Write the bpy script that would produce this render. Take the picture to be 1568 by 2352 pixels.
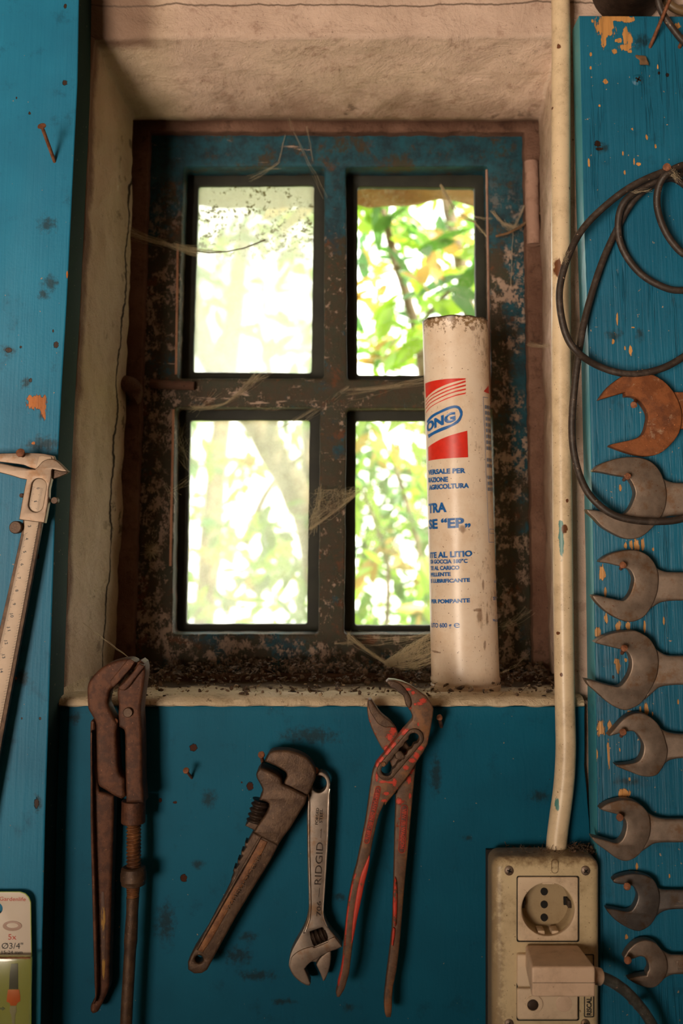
import bpy, bmesh, math, random
from mathutils import Vector, Matrix, noise as mnoise
random.seed(7)
for o in list(bpy.data.objects): bpy.data.objects.remove(o)
scene = bpy.context.scene
COL = scene.collection
# ---------------------------------------------------------------- camera
FPX, DIST, PITCH, YPP = 2400.0, 0.78, math.radians(8.0), 863.0
cam = bpy.data.cameras.new('camera'); camo = bpy.data.objects.new('camera', cam); COL.objects.link(camo)
cam.sensor_fit = 'VERTICAL'; cam.sensor_height = 22.3; cam.lens = FPX/2352*22.3
cam.shift_y = -(1176-YPP)/2352
cam.clip_start = 0.02
camo.location = (0, -DIST, 0); camo.rotation_euler = (math.pi/2+PITCH, 0, 0)
cam.dof.use_dof = True; cam.dof.focus_distance = 0.765; cam.dof.aperture_fstop = 3.8
scene.camera = camo
def P(px, py, Y=0.0):
    """point of the place seen at photograph pixel (px,py) and lying on the plane y=Y"""
    a = (px-784)/FPX; b = -(py-YPP)/FPX
    dy = math.cos(PITCH)-b*math.sin(PITCH); dz = math.sin(PITCH)+b*math.cos(PITCH)
    t = (Y+DIST)/dy
    return Vector((a*t, Y, t*dz))
# ---------------------------------------------------------------- light
W = bpy.data.worlds.new('sky'); scene.world = W; W.use_nodes = True
bg = W.node_tree.nodes['Background']; bg.inputs[0].default_value = (1.0, 0.98, 0.90, 1); bg.inputs[1].default_value = 5.0
def sun(energy, d, col, ang=0.02):
    l = bpy.data.lights.new('sun', 'SUN'); l.energy = energy; l.color = col; l.angle = ang
    o = bpy.data.objects.new('sun', l); COL.objects.link(o)
    o.rotation_euler = Vector(d).to_track_quat('-Z', 'Y').to_euler(); o.location = (0.5, 1, 3)
sun(22.0, (-0.45, 0.45, -0.75), (1.0, 0.95, 0.8))
def area(name, loc, target, sx, sy, power, col):
    l = bpy.data.lights.new(name, 'AREA'); l.shape = 'RECTANGLE'; l.size = sx; l.size_y = sy; l.energy = power; l.color = col
    o = bpy.data.objects.new(name, l); COL.objects.link(o); o.location = loc
    o.rotation_euler = (Vector(target)-Vector(loc)).to_track_quat('-Z', 'Y').to_euler()
area('doorway_daylight', (-1.15, -2.57, -0.62), (-.75, 0, -0.42), 0.78, 1.25, 76, (1.0, 0.79, 0.60))
scene.view_settings.view_transform = 'Standard'; scene.view_settings.look = 'None'
scene.view_settings.exposure = 0.0; scene.view_settings.gamma = 1.0; scene.view_settings.use_curve_mapping = False
scene.cycles.use_denoising = True
scene.cycles.max_bounces = 8; scene.cycles.transparent_max_bounces = 24
scene.cycles.sample_clamp_indirect = 4.0
scene.cycles.caustics_reflective = False; scene.cycles.caustics_refractive = False
# ---------------------------------------------------------------- node helper
class NT:
    def __init__(s, name):
        s.m = bpy.data.materials.new(name); s.m.use_nodes = True; s.t = s.m.node_tree
        s.t.nodes.clear(); s.out = s.t.nodes.new('ShaderNodeOutputMaterial')
        s.tc = s.t.nodes.new('ShaderNodeNewGeometry').outputs['Position']
    def put(s, sock, v):
        if v is None: return
        if isinstance(v, bpy.types.NodeSocket): s.t.links.new(v, sock)
        elif isinstance(v, (tuple, list)):
            sock.default_value = tuple(v)+(1,) if len(v) == 3 and len(sock.default_value) == 4 else tuple(v)
        else: sock.default_value = v
    def math(s, op, a, b=None, c=None, clamp=False):
        n = s.t.nodes.new('ShaderNodeMath'); n.operation = op; n.use_clamp = clamp
        s.put(n.inputs[0], a); s.put(n.inputs[1], b); s.put(n.inputs[2], c); return n.outputs[0]
    def vm(s, op, a, b=None):
        n = s.t.nodes.new('ShaderNodeVectorMath'); n.operation = op; s.put(n.inputs[0], a); s.put(n.inputs[1], b)
        return n.outputs['Value'] if op in ('LENGTH', 'DISTANCE') else n.outputs[0]
    def noise(s, scale=10, detail=4, rough=.5, stretch=None, vec=None, dist=0):
        v = vec or s.tc
        if stretch: v = s.vm('MULTIPLY', v, stretch)
        n = s.t.nodes.new('ShaderNodeTexNoise'); s.put(n.inputs['Vector'], v)
        n.inputs['Scale'].default_value = scale; n.inputs['Detail'].default_value = detail
        n.inputs['Roughness'].default_value = rough; n.inputs['Distortion'].default_value = dist
        return n.outputs[0]
    def voro(s, scale=10, stretch=None, feature='F1', rnd=1.0):
        v = s.tc
        if stretch: v = s.vm('MULTIPLY', v, stretch)
        n = s.t.nodes.new('ShaderNodeTexVoronoi'); n.feature = feature; s.put(n.inputs['Vector'], v)
        n.inputs['Scale'].default_value = scale; n.inputs['Randomness'].default_value = rnd
        return n.outputs['Distance']
    def ramp(s, f, *stops):
        n = s.t.nodes.new('ShaderNodeValToRGB'); s.put(n.inputs[0], f); e = n.color_ramp.elements
        while len(e) < len(stops): e.new(0.5)
        for i, (p, c) in enumerate(stops):
            e[i].position = p
            if not isinstance(c, (tuple, list)): c = (c, c, c)
            e[i].color = tuple(c)+(1,)
        return n.outputs[0]
    def sm(s, f, lo, hi):
        n = s.t.nodes.new('ShaderNodeMapRange'); n.interpolation_type = 'SMOOTHSTEP'; s.put(n.inputs[0], f)
        n.inputs[1].default_value = lo; n.inputs[2].default_value = hi; return n.outputs[0]
    def mix(s, f, a, b):
        n = s.t.nodes.new('ShaderNodeMix'); n.data_type = 'RGBA'; s.put(n.inputs[0], f); s.put(n.inputs[6], a); s.put(n.inputs[7], b)
        return n.outputs[2]
    def xyz(s):
        n = s.t.nodes.new('ShaderNodeSeparateXYZ'); s.put(n.inputs[0], s.tc); return n.outputs
    def bump(s, h, strength=.5, dist=.001, nrm=None):
        n = s.t.nodes.new('ShaderNodeBump'); s.put(n.inputs['Height'], h)
        n.inputs['Strength'].default_value = strength; n.inputs['Distance'].default_value = dist
        if nrm is not None: s.put(n.inputs['Normal'], nrm)
        return n.outputs[0]
    def blobs(s, spots, edge=0.25, nscale=120, namp=1.0, stretch=(1, 1, .45), offset=(0, 0, 0)):
        """mask from a list of (px,py,rx_px,ry_px) marks on the plane the thing lies in"""
        nz = s.noise(nscale, 5, .68, stretch); nz = s.math('MULTIPLY', s.math('SUBTRACT', nz, .5), namp*2)
        acc = None
        for (c, rx, rz) in spots:
            v = s.vm('SUBTRACT', s.tc, (c[0]-offset[0], c[1]-offset[1], c[2]-offset[2]))
            v = s.vm('MULTIPLY', v, (1/rx, 0, 1/rz)); d = s.math('SUBTRACT', 1.0, s.vm('LENGTH', v))
            acc = d if acc is None else s.math('MAXIMUM', acc, d)
        return s.sm(s.math('ADD', acc, nz), 0, edge)
    def bsdf(s, color, rough=.6, metal=0., normal=None, trans=0, spec=None, alpha=None, sss=None, coat=0):
        n = s.t.nodes.new('ShaderNodeBsdfPrincipled')
        s.put(n.inputs['Base Color'], color); s.put(n.inputs['Roughness'], rough); s.put(n.inputs['Metallic'], metal)
        if normal is not None: s.put(n.inputs['Normal'], normal)
        if trans: n.inputs['Transmission Weight'].default_value = trans
        if spec is not None: s.put(n.inputs['Specular IOR Level'], spec)
        if alpha is not None: s.put(n.inputs['Alpha'], alpha)
        if coat: n.inputs['Coat Weight'].default_value = coat; n.inputs['Coat Roughness'].default_value = .2
        s.t.links.new(n.outputs[0], s.out.inputs[0]); return n
def px_spots(lst, Y):
    r = []
    for (x, y, rx, ry) in lst:
        c = P(x, y, Y); k = (P(x+1, y, Y)-c).length
        r.append((c, rx*k, ry*k))
    return r
# ---------------------------------------------------------------- object helpers
ROOT = {}
def settle(me, angle=35):
    for p in me.polygons: p.use_smooth = True
    if angle < 180: me.set_sharp_from_angle(angle=math.radians(angle))
def tag(o, label=None, cat=None, group=None, kind=None):
    if label: o['label'] = label
    if cat: o['category'] = cat
    if group: o['group'] = group
    if kind: o['kind'] = kind
    return o
def thing(name, loc, label, cat, group=None, kind=None):
    o = bpy.data.objects.new(name, None); COL.objects.link(o); o.location = loc; o.empty_display_size = .02
    ROOT[o.name] = Vector(loc); return tag(o, label, cat, group, kind)
def link(name, me, mat, parent=None, angle=35, loc=None):
    """world-space mesh -> object (a part when parent is given)"""
    settle(me, angle)
    if mat is not None:
        me.materials.clear(); me.materials.append(mat)
    o = bpy.data.objects.new(name, me); COL.objects.link(o); me.name = name
    if parent is not None:
        L = ROOT[parent.name]; me.transform(Matrix.Translation(-L)); o.parent = parent
    else:
        if loc is None:
            vs = [v.co for v in me.vertices]
            loc = Vector([(min(v[i] for v in vs)+max(v[i] for v in vs))/2 for i in range(3)])
        L = Vector(loc); me.transform(Matrix.Translation(-L)); o.location = L
    ROOT[o.name] = L
    return o
def crom(pts, n=4, closed=True, corner=48):
    N = len(pts); out = []; dim = len(pts[0])
    def turn(i):
        a = Vector(pts[i])-Vector(pts[(i-1) % N]); b = Vector(pts[(i+1) % N])-Vector(pts[i])
        return math.degrees(a.angle(b, 0)) if a.length > 0 and b.length > 0 else 0
    sharp = [turn(i) > corner for i in range(N)]
    rng = N if closed else N-1
    for i in range(rng):
        p1 = Vector(pts[i]); p2 = Vector(pts[(i+1) % N])
        p0 = Vector(pts[(i-1) % N]) if (closed or i > 0) else p1
        p3 = Vector(pts[(i+2) % N]) if (closed or i < N-2) else p2
        d = (p2-p1)
        m1 = (p2-p0)*.5 if not sharp[i] or not closed else d*.6
        m2 = (p3-p1)*.5 if not sharp[(i+1) % N] or not closed else d*.6
        L = d.length
        if m1.length > L*1.2: m1 = m1*(L*1.2/m1.length)
        if m2.length > L*1.2: m2 = m2*(L*1.2/m2.length)
        for k in range(n):
            t = k/n; t2 = t*t; t3 = t2*t
            out.append((2*t3-3*t2+1)*p1+(t3-2*t2+t)*m1+(-2*t3+3*t2)*p2+(t3-t2)*m2)
    if not closed: out.append(Vector(pts[-1]))
    return out
def plate_mesh(loops, Yf, depth, bevel=.0008, smooth=4, corner=48, bres=2, world=False):
    cu = bpy.data.curves.new('c', 'CURVE'); cu.dimensions = '2D'; cu.fill_mode = 'BOTH'
    for lp in loops:
        pts = lp if not smooth else crom(lp, smooth, True, corner)
        w = [(p[0], p[1]) for p in pts] if world else [(q.x, q.z) for q in (P(p[0], p[1], Yf) for p in pts)]
        sp = cu.splines.new('POLY'); sp.points.add(len(w)-1)
        for i, (x, z) in enumerate(w): sp.points[i].co = (x, z, 0, 1)
        sp.use_cyclic_u = True
    cu.extrude = max(depth/2-bevel, 1e-5); cu.bevel_depth = bevel; cu.bevel_resolution = bres; cu.offset = -bevel
    ob = bpy.data.objects.new('tmp', cu); COL.objects.link(ob)
    dg = bpy.context.evaluated_depsgraph_get(); me = bpy.data.meshes.new_from_object(ob.evaluated_get(dg))
    bpy.data.objects.remove(ob); bpy.data.curves.remove(cu)
    me.transform(Matrix.Translation((0, Yf+depth/2, 0)) @ Matrix.Rotation(math.pi/2, 4, 'X'))
    bm = bmesh.new(); bm.from_mesh(me); bmesh.ops.remove_doubles(bm, verts=bm.verts, dist=1e-6); bm.to_mesh(me); bm.free()
    return me
def plate(name, loops, Yf, depth, mat, parent=None, bevel=.0008, smooth=4, corner=48, **k):
    return link(name, plate_mesh(loops, Yf, depth, bevel, smooth, corner, **k), mat, parent)
def Z(ox, oy, s, pts): return [(ox+x/s, oy+y/s) for x, y in pts]
def circ(cx, cy, r, n=32, ry=None, rot=0):
    ry = ry or r; c, s = math.cos(rot), math.sin(rot)
    return [(cx+r*math.cos(2*math.pi*i/n)*c-ry*math.sin(2*math.pi*i/n)*s, cy+r*math.cos(2*math.pi*i/n)*s+ry*math.sin(2*math.pi*i/n)*c) for i in range(n)]
def rrect(x0, y0, x1, y1, r, n=6):
    o = []
    for cx, cy, a in ((x1-r, y1-r, 0), (x0+r, y1-r, 90), (x0+r, y0+r, 180), (x1-r, y0+r, 270)):
        for k in range(n+1):
            t = math.radians(a+90*k/n); o.append((cx+r*math.cos(t), cy+r*math.sin(t)))
    return o
def from_bm(bm):
    me = bpy.data.meshes.new('m'); bmesh.ops.recalc_face_normals(bm, faces=bm.faces); bm.to_mesh(me); bm.free(); return me
def add_tube(bm, pts, r, sides=12, caps=True, squash=None):
    """sweep along 3-D points; r a number or a list"""
    pts = [Vector(p) for p in pts]; n = len(pts); rings = []
    t0 = (pts[1]-pts[0]).normalized(); up = Vector((0, 0, 1)) if abs(t0.z) < .9 else Vector((0, 1, 0))
    nrm = (up-t0*up.dot(t0)).normalized()
    for i in range(n):
        t = (pts[min(i+1, n-1)]-pts[max(i-1, 0)])
        t = t.normalized() if t.length > 1e-9 else t0
        nrm = (nrm-t*nrm.dot(t)); nrm = nrm.normalized() if nrm.length > 1e-6 else Vector((1, 0, 0))
        bn = t.cross(nrm); rr = r[i] if isinstance(r, (list, tuple)) else r
        rings.append([bm.verts.new(pts[i]+(nrm*math.cos(2*math.pi*k/sides)+bn*math.sin(2*math.pi*k/sides))*rr) for k in range(sides)])
    for i in range(n-1):
        for k in range(sides):
            bm.faces.new((rings[i][k], rings[i][(k+1) % sides], rings[i+1][(k+1) % sides], rings[i+1][k]))
    if caps:
        bm.faces.new(rings[0][::-1]); bm.faces.new(rings[-1])
def tube(name, pts, r, mat, parent=None, sides=14, angle=50):
    bm = bmesh.new(); add_tube(bm, pts, r, sides); return link(name, from_bm(bm), mat, parent, angle)
def add_box(bm, c, s, rot=None):
    M = Matrix.Translation(c) @ (rot.to_4x4() if rot else Matrix()) @ Matrix.Diagonal((s[0], s[1], s[2], 1))
    return bmesh.ops.create_cube(bm, size=1, matrix=M)['verts']
def box(name, c, s, mat, parent=None, bevel=0, rot=None, seg=2):
    bm = bmesh.new(); add_box(bm, c, s, rot)
    if bevel: bmesh.ops.bevel(bm, geom=bm.edges[:], offset=bevel, segments=seg, affect='EDGES', profile=.6)
    return link(name, from_bm(bm), mat, parent, 50)
def text_mesh(s, bold=0.0, extrude=.02, spacing=1.0, shear=0, size=1.0):
    cu = bpy.data.curves.new('t', 'FONT'); cu.body = s; cu.size = size; cu.offset = bold; cu.extrude = extrude
    cu.space_character = spacing; cu.shear = shear; cu.resolution_u = 3
    ob = bpy.data.objects.new('tmp', cu); COL.objects.link(ob)
    dg = bpy.context.evaluated_depsgraph_get(); me = bpy.data.meshes.new_from_object(ob.evaluated_get(dg))
    bpy.data.objects.remove(ob); bpy.data.curves.remove(cu); return me
def bbox(me):
    xs = [v.co.x for v in me.vertices]; ys = [v.co.y for v in me.vertices]
    return min(xs), max(xs), min(ys), max(ys)
def flat_text(s, x, y, ang, h, length, Y, bold=.02, raise_=.0003, cap=None):
    """text whose baseline starts at photo pixel (x,y), reading direction ang degrees, cap height h px, run length px, on the plane y=Y"""
    me = text_mesh(s, bold); x0, x1, y0, y1 = bbox(me); a = math.radians(ang)
    ref = cap or .72
    for v in me.vertices:
        u = (v.co.x-x0)/(x1-x0)*length; w = v.co.y/ref*h
        q = P(x+u*math.cos(a)-w*math.sin(a), y-u*math.sin(a)-w*math.cos(a), Y)
        v.co = (q.x, Y+(-raise_ if v.co.z > 0 else raise_*.2), q.z)
    return me
def join(mes):
    bm = bmesh.new()
    for m in mes: bm.from_mesh(m)
    me = bpy.data.meshes.new('j'); bm.to_mesh(me); bm.free(); return me
# ---------------------------------------------------------------- materials
def rust(name, c1, c2, c3, rough=.62, metal=.35, scale=200, bstr=.5, extra=None):
    t = NT(name); n1 = t.noise(scale, 6, .65); n2 = t.noise(scale*4, 4, .6); n3 = t.noise(scale*.2, 5, .65)
    c = t.mix(t.sm(n1, .40, .60), c1, c2); c = t.mix(t.sm(n3, .5, .68), c, c3)
    c = t.mix(t.sm(n2, .62, .75), c, tuple(v*.35 for v in c1)); c = t.mix(t.sm(t.noise(scale*2.3, 5, .7), .63, .68), c, tuple(min(1, v*1.9+.02) for v in c2))
    if extra: c = extra(t, c)
    h = t.math('ADD', n1, t.math('MULTIPLY', n2, .6))
    t.bsdf(c, t.sm(n1, -.6, 1.4) if rough is None else rough, metal, t.bump(h, bstr, .0006)); return t.m
def plain(name, c, rough=.5, metal=0., nz=0, bscale=300, bstr=0, var=.25):
    t = NT(name); n = t.noise(bscale*.3, 4, .6)
    cc = t.mix(t.sm(n, .35, .65), tuple(v*(1-var) for v in c), c) if var else c
    t.bsdf(cc, rough, metal, t.bump(t.noise(bscale, 3), bstr, .0005) if bstr else None); return t.m
M_rust = rust('brown rusted steel', (.060, .020, .009), (.105, .038, .016), (.045, .019, .011))
M_rust_thread = rust('worn rusty screw thread', (.13, .048, .016), (.22, .09, .03), (.08, .03, .012), rough=.5)
M_iron = rust('dark oiled iron', (.070, .038, .022), (.105, .060, .034), (.045, .025, .015), rough=.5, metal=.45)
M_iron_dark = rust('black grimy iron', (.030, .018, .012), (.05, .03, .02), (.02, .012, .009), rough=.5, metal=.5)
M_nail = rust('rusted nail', (.16, .055, .022), (.26, .10, .045), (.10, .035, .016), scale=300)
M_orange = rust('orange rust', (.17, .050, .012), (.25, .08, .022), (.10, .032, .012), scale=140, metal=.15, rough=.75,
   extra=lambda t, c: t.mix(t.sm(t.noise(110, 5, .7), .57, .72), c, (.34, .22, .14)))
def steel(name, c, rough=.42, spots=.66, rc=(.14, .05, .02)):
    t = NT(name); n = t.noise(150, 6, .68); n2 = t.noise(700, 3, .6)
    k = t.mix(t.sm(n, .3, .7), tuple(v*.72 for v in c), c); k = t.mix(t.sm(n2, spots, spots+.06), k, rc)
    k = t.mix(t.sm(t.noise(70, 6, .7), .50, .66), k, tuple(v*w for v, w in zip(c, (.72, .56, .42))))
    t.bsdf(k, t.math('ADD', t.math('MULTIPLY', n, .3), rough-.12), .75, t.bump(t.noise(500, 3), .12, .0004)); return t.m
M_steel = steel('grey forged steel', (.27, .205, .16), .50)
M_steel2 = steel('brushed spanner steel', (.28, .215, .17), .46, .68)
M_steel_dark = steel('dark blued steel', (.17, .15, .14), .42)
M_chrome = steel('worn chrome', (.50, .41, .34), .34, .67)
M_chrome_body = steel('dull chrome body', (.28, .225, .185), .44, .68)
M_caliper = steel('satin caliper steel', (.26, .19, .14), .5, .72)
M_caliper_face = plain('pale caliper face', (.40, .29, .20), .5, .1, var=.1)
M_black = plain('black print', (.02, .018, .017), .5, var=0)
M_dark = plain('dark hollow', (.008, .007, .006), .9, var=0)
M_redpaint_txt = plain('red paint', (.55, .05, .02), .45, var=.3, bscale=900)
def chips(t, c, spots, col, Y, **k): return t.mix(t.blobs(px_spots(spots, Y), **k), c, col)
def cable_mat(name, c, rough):
    t = NT(name); n = t.noise(220, 6, .7)
    k = t.mix(t.sm(n, .45, .7), c, tuple(v*2.2+.012 for v in c)); k = t.mix(t.sm(t.noise(420, 2), .7, .76), k, (.35, .24, .17))
    t.bsdf(k, rough, 0, t.bump(n, .2, .0005)); return t.m
M_cable = cable_mat('dusty black rubber', (.026, .017, .012), .55)
M_cord = cable_mat('grey power flex', (.045, .045, .04), .4)
def plastic(name, c, dirt, amount, scale=30, rough=.42, extra=None):
    t = NT(name); n = t.noise(scale*1.5, 8, .72); n2 = t.noise(scale*22, 2, .5); n3 = t.noise(scale*7, 6, .72)
    k = t.mix(t.sm(n, .42, .75), c, tuple(a*.62+b*.38 for a, b in zip(c, dirt)))
    k = t.mix(t.math('MULTIPLY', t.sm(n, .5, .72), t.sm(n3, .48, .66)), k, tuple(a*.4+b*.6 for a, b in zip(c, dirt)))
    k = t.mix(t.sm(n2, amount, amount+.05), k, dirt)
    if extra: k = extra(t, k)
    t.bsdf(k, rough, 0, t.bump(n3, .15, .0004)); return t.m
def box_extra(t, k):
    x, y, z = t.xyz(); n = t.noise(150, 7, .72); zt = P(1250, 1962, -.034).z; zl = P(1250, 1985, -.034).z; xl = P(1138, 2100, -.034).x; xr = P(1160, 2100, -.034).x
    m = t.sm(t.math('ADD', z, t.math('MULTIPLY', t.math('SUBTRACT', n, .5), .03)), zl-.004, zt)
    m2 = t.math('MULTIPLY', t.sm(t.math('ADD', x, t.math('MULTIPLY', t.math('SUBTRACT', n, .5), .03)), xr, xl), .7)
    k = t.mix(t.math('MULTIPLY', t.math('MAXIMUM', m, m2), .85), k, (.15, .085, .035))
    w = t.sm(t.math('ADD', y, t.math('MULTIPLY', n, .006)), -.028, -.022); return t.mix(t.math('MULTIPLY', w, .5), k, (.17, .10, .045))
M_cream = plastic('dirty cream plastic', (.60, .48, .29), (.16, .09, .035), .70, extra=box_extra)
M_cream2 = plastic('cleaner cream plastic', (.68, .53, .37), (.20, .11, .05), .72)
M_cream_wire = plastic('pale wire', (.5, .42, .28), (.16, .09, .035), .72)
M_plug = plastic('smudged ivory plastic', (.66, .48, .34), (.18, .09, .045), .73)
PIPE_Y = -.009
def pipe_extra(t, k):
    k = chips(t, k, [(1289, 1240, 6, 46), (1280, 1850, 5, 16), (1288, 1205, 6, 12)], (.07, .22, .20), PIPE_Y-.007, namp=.6, nscale=500)
    k = chips(t, k, [(1296, 1216, 8, 12), (1302, 1150, 4, 5), (1283, 106, 5, 7), (1270, 242, 3, 4), (1309, 430, 2, 4), (1283, 1455, 4, 4), (1290, 1550, 4, 5), (1281, 615, 9, 26)], (.13, .045, .015), PIPE_Y-.007, namp=.7, nscale=600)
    return k
M_pipe = plastic('cream painted conduit', (.70, .55, .36), (.20, .11, .045), .69, 34, .38, pipe_extra)
# --- blue paints
def blue(name, c, c2, Y, chip=(), holes=(), stains_shade=(), grain=1.0, fine=1.0, hole_col=(.02, .008, .004), chipcol=(.50, .25, .09), swirl=0, cracks=0, rgh=.42):
    t = NT(name)
    g1 = t.noise(9, 5, .6, (22, 1, .9)); g2 = t.noise(26, 3, .6, (20, 1, .55), dist=.3); g3 = t.noise(60, 4, .6); br = t.noise(14, 5, .6, (12, 1, 1.2))
    k = t.mix(t.sm(t.noise(7, 5, .6), .32, .68), c, c2)
    k = t.mix(t.sm(br, .60, .95), k, tuple(v*1.25+.004 for v in c2))
    k = t.mix(t.math('MULTIPLY', t.sm(t.noise(40, 7, .75), .55, .72), .5), k, tuple(v*.35 for v in c))
    k = t.mix(t.sm(t.noise(330, 2, .5), .735, .76), k, (.30, .23, .17))
    if stains_shade: k = t.mix(t.math('MULTIPLY', t.blobs(px_spots(stains_shade, Y), edge=.9, nscale=240, namp=1.2, stretch=(1, 1, 1)), .8), k, (.008, .020, .024))
    hb = None
    if chip:
        m = t.blobs(px_spots(chip, Y), edge=.12, nscale=420, namp=1.25, stretch=(1.3, 1, .35)); hb = m
        k = t.mix(m, k, t.mix(t.sm(t.noise(40, 4, .6, (6, 1, .5)), .35, .7), chipcol, tuple(v*.62 for v in chipcol)))
    if holes: 
        hm = t.blobs(px_spots(holes, Y), edge=.15, nscale=700, namp=.7, stretch=(1, 1, 1)); k = t.mix(hm, k, hole_col)
    if cracks:
        ck = t.sm(t.math('ABSOLUTE', t.math('SUBTRACT', t.noise(5, 4, .6, (17, 1, .5)), .5)), 0, .012)
        sel = t.sm(t.noise(16, 2, .5, (3, 1, .6)), .5, .6)
        k = t.mix(t.math('MULTIPLY', t.math('MULTIPLY', t.math('SUBTRACT', 1, ck), sel), .3*cracks), k, tuple(v*.25 for v in c))
    h = t.math('ADD', t.math('MULTIPLY', g1, .9*grain), t.math('MULTIPLY', g2, .6*grain))
    h = t.math('ADD', h, t.math('MULTIPLY', g3, .25*fine))
    if swirl: h = t.math('ADD', h, t.math('MULTIPLY', t.noise(20, 4, .6, (6, 1, 1.5), dist=1.6), swirl))
    if hb is not None: h = t.math('SUBTRACT', h, t.math('MULTIPLY', hb, .8))
    if holes: h = t.math('SUBTRACT', h, t.math('MULTIPLY', hm, 2.5))
    if cracks: h = t.math('SUBTRACT', h, t.math('MULTIPLY', t.math('SUBTRACT', 1, ck), t.math('MULTIPLY', sel, .6)))
    t.bsdf(k, rgh, 0, t.bump(t.math('ADD', h, t.math('MULTIPLY', t.noise(500, 3), .12)), .7, .0011), spec=.3 if rgh < .6 else .15); return t.m
YL, YR = -.030, -.020
M_blue_left = blue('blue gloss paint on planed board', (.008, .138, .250), (.012, .190, .330), YL, grain=.35, fine=.35, rgh=.5,
  chip=[(85, 925, 22, 16), (100, 940, 8, 22), (68, 915, 8, 8), (34, 1558, 5, 4), (154, 630, 2, 8), (77, 1018, 4, 4)],
  holes=[(149, 190, 6, 7), (129, 792, 6, 8), (68, 260, 3, 4), (38, 225, 2, 3), (150, 14, 4, 6), (150, 860, 4, 6), (86, 1278, 5, 7), (20, 804, 8, 6), (70, 873, 4, 5), (92, 1650, 3, 4), (84, 1845, 6, 12), (50, 1650, 2, 3), (122, 760, 2, 4), (48, 797, 3, 3)],
  stains_shade=[(108, 515, 28, 26), (116, 650, 26, 26), (100, 675, 18, 18), (50, 1555, 22, 28), (18, 805, 26, 16), (60, 880, 16, 18), (95, 955, 10, 14), (86, 1845, 12, 26), (100, 1020, 60, 24)], hole_col=(.035, .018, .012), chipcol=(.50, .16, .035))  # broad mark above the caliper is its cast shadow painted in
M_blue_right = blue('weathered blue paint on grained board', (.005, .096, .172), (.009, .132, .228), YR, grain=.85, fine=.3, cracks=1,
  chip=[(1390, 60, 22, 30), (1420, 42, 34, 9), (1443, 45, 16, 8), (1386, 88, 7, 24), (1400, 72, 8, 12), (1436, 85, 7, 22), (1446, 95, 6, 24), (1422, 93, 9, 5), (1438, 108, 16, 8), (1447, 118, 5, 5), (1411, 118, 6, 7), (1360, 48, 3, 5), (1356, 125, 3, 5), (1389, 187, 6, 6), (1356, 156, 2, 4), (1352, 373, 2.5, 11), (1464, 377, 7, 4), (1456, 372, 2, 9), (1485, 315, 3, 6), (1505, 336, 3, 6), (1451, 296, 3, 3), (1376, 243, 3, 3), (1510, 153, 2, 5), (1417, 730, 2.5, 16), (1448, 805, 4, 12), (1435, 800, 3, 6), (1408, 785, 3, 6), (1453, 752, 5, 2), (1430, 352, 2.5, 6), (1434, 396, 2.5, 6), (1424, 1122, 3, 9), (1462, 1250, 6, 16), (1448, 1250, 4, 12), (1436, 1254, 4, 8), (1475, 1252, 4, 14), (1382, 1316, 7, 18), (1390, 1360, 3, 14), (1420, 1438, 6, 12), (1441, 1438, 6, 10), (1480, 1440, 3, 14), (1372, 1453, 7, 12), (1391, 1420, 4, 10), (1418, 1527, 7, 18), (1437, 1516, 4, 5), (1380, 1672, 9, 18), (1400, 1668, 6, 14), (1484, 1630, 5, 14), (1470, 1632, 3, 10), (1446, 1636, 5, 5), (1397, 1733, 2.5, 34), (1371, 1730, 3, 14), (1435, 1822, 12, 10), (1424, 1826, 5, 10), (1423, 1722, 2, 5), (1445, 1790, 3, 5), (1462, 1990, 3, 7), (1438, 2152, 4, 6), (1456, 2160, 3, 4), (1537, 2012, 2, 6), (1524, 1425, 2.5, 9), (1500, 1262, 3, 4), (1555, 60, 8, 8), (1557, 1612, 2, 5), (1498, 1640, 2, 7)],
  holes=[(1372, 330, 8, 8), (1376, 342, 9, 4), (1408, 1555, 3, 4), (1532, 172, 4, 5), (1513, 168, 3, 4)],
  stains_shade=[(1385, 340, 22, 18), (1410, 770, 26, 20), (1440, 1795, 40, 12), (1475, 95, 26, 26), (1470, 770, 14, 20)], chipcol=(.55, .27, .085))
M_blue_side = blue('pale blue edge', (.045, .24, .31), (.09, .33, .38), YR, grain=1.6, fine=.5, cracks=.6)  # lighter blue on the edge faces of the right plank
M_green_side = blue('dark green-grey board edge', (.007, .028, .027), (.010, .038, .034), YL, grain=.3, fine=.5, rgh=.85)  # darker green-grey on the edge faces of the left plank
M_panel = blue('matt blue painted panel', (.002, .077, .135), (.003, .106, .182), 0.0, grain=.12, fine=.5, swirl=.35, rgh=.62,
  holes=[(444, 1717, 9, 9), (574, 1806, 8, 10), (422, 2017, 8, 9), (368, 1838, 4, 5), (402, 1843, 5, 3), (555, 1797, 2, 2), (1262, 1790, 0.9, .9)],
  stains_shade=[(480, 1835, 22, 26), (455, 1985, 20, 14), (545, 2195, 46, 26), (590, 2240, 60, 16), (570, 2150, 30, 14), (500, 2185, 20, 10), (800, 2315, 20, 12), (780, 2060, 26, 10), (715, 1690, 90, 26), (1000, 1780, 20, 60), (1240, 1830, 26, 18), (380, 2120, 30, 60), (170, 1650, 20, 20), (650, 2300, 40, 10), (1075, 1925, 14, 10)], hole_col=(.045, .010, .003))  # marks above the wrench heads and right of the pliers are painted shadow
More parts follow.
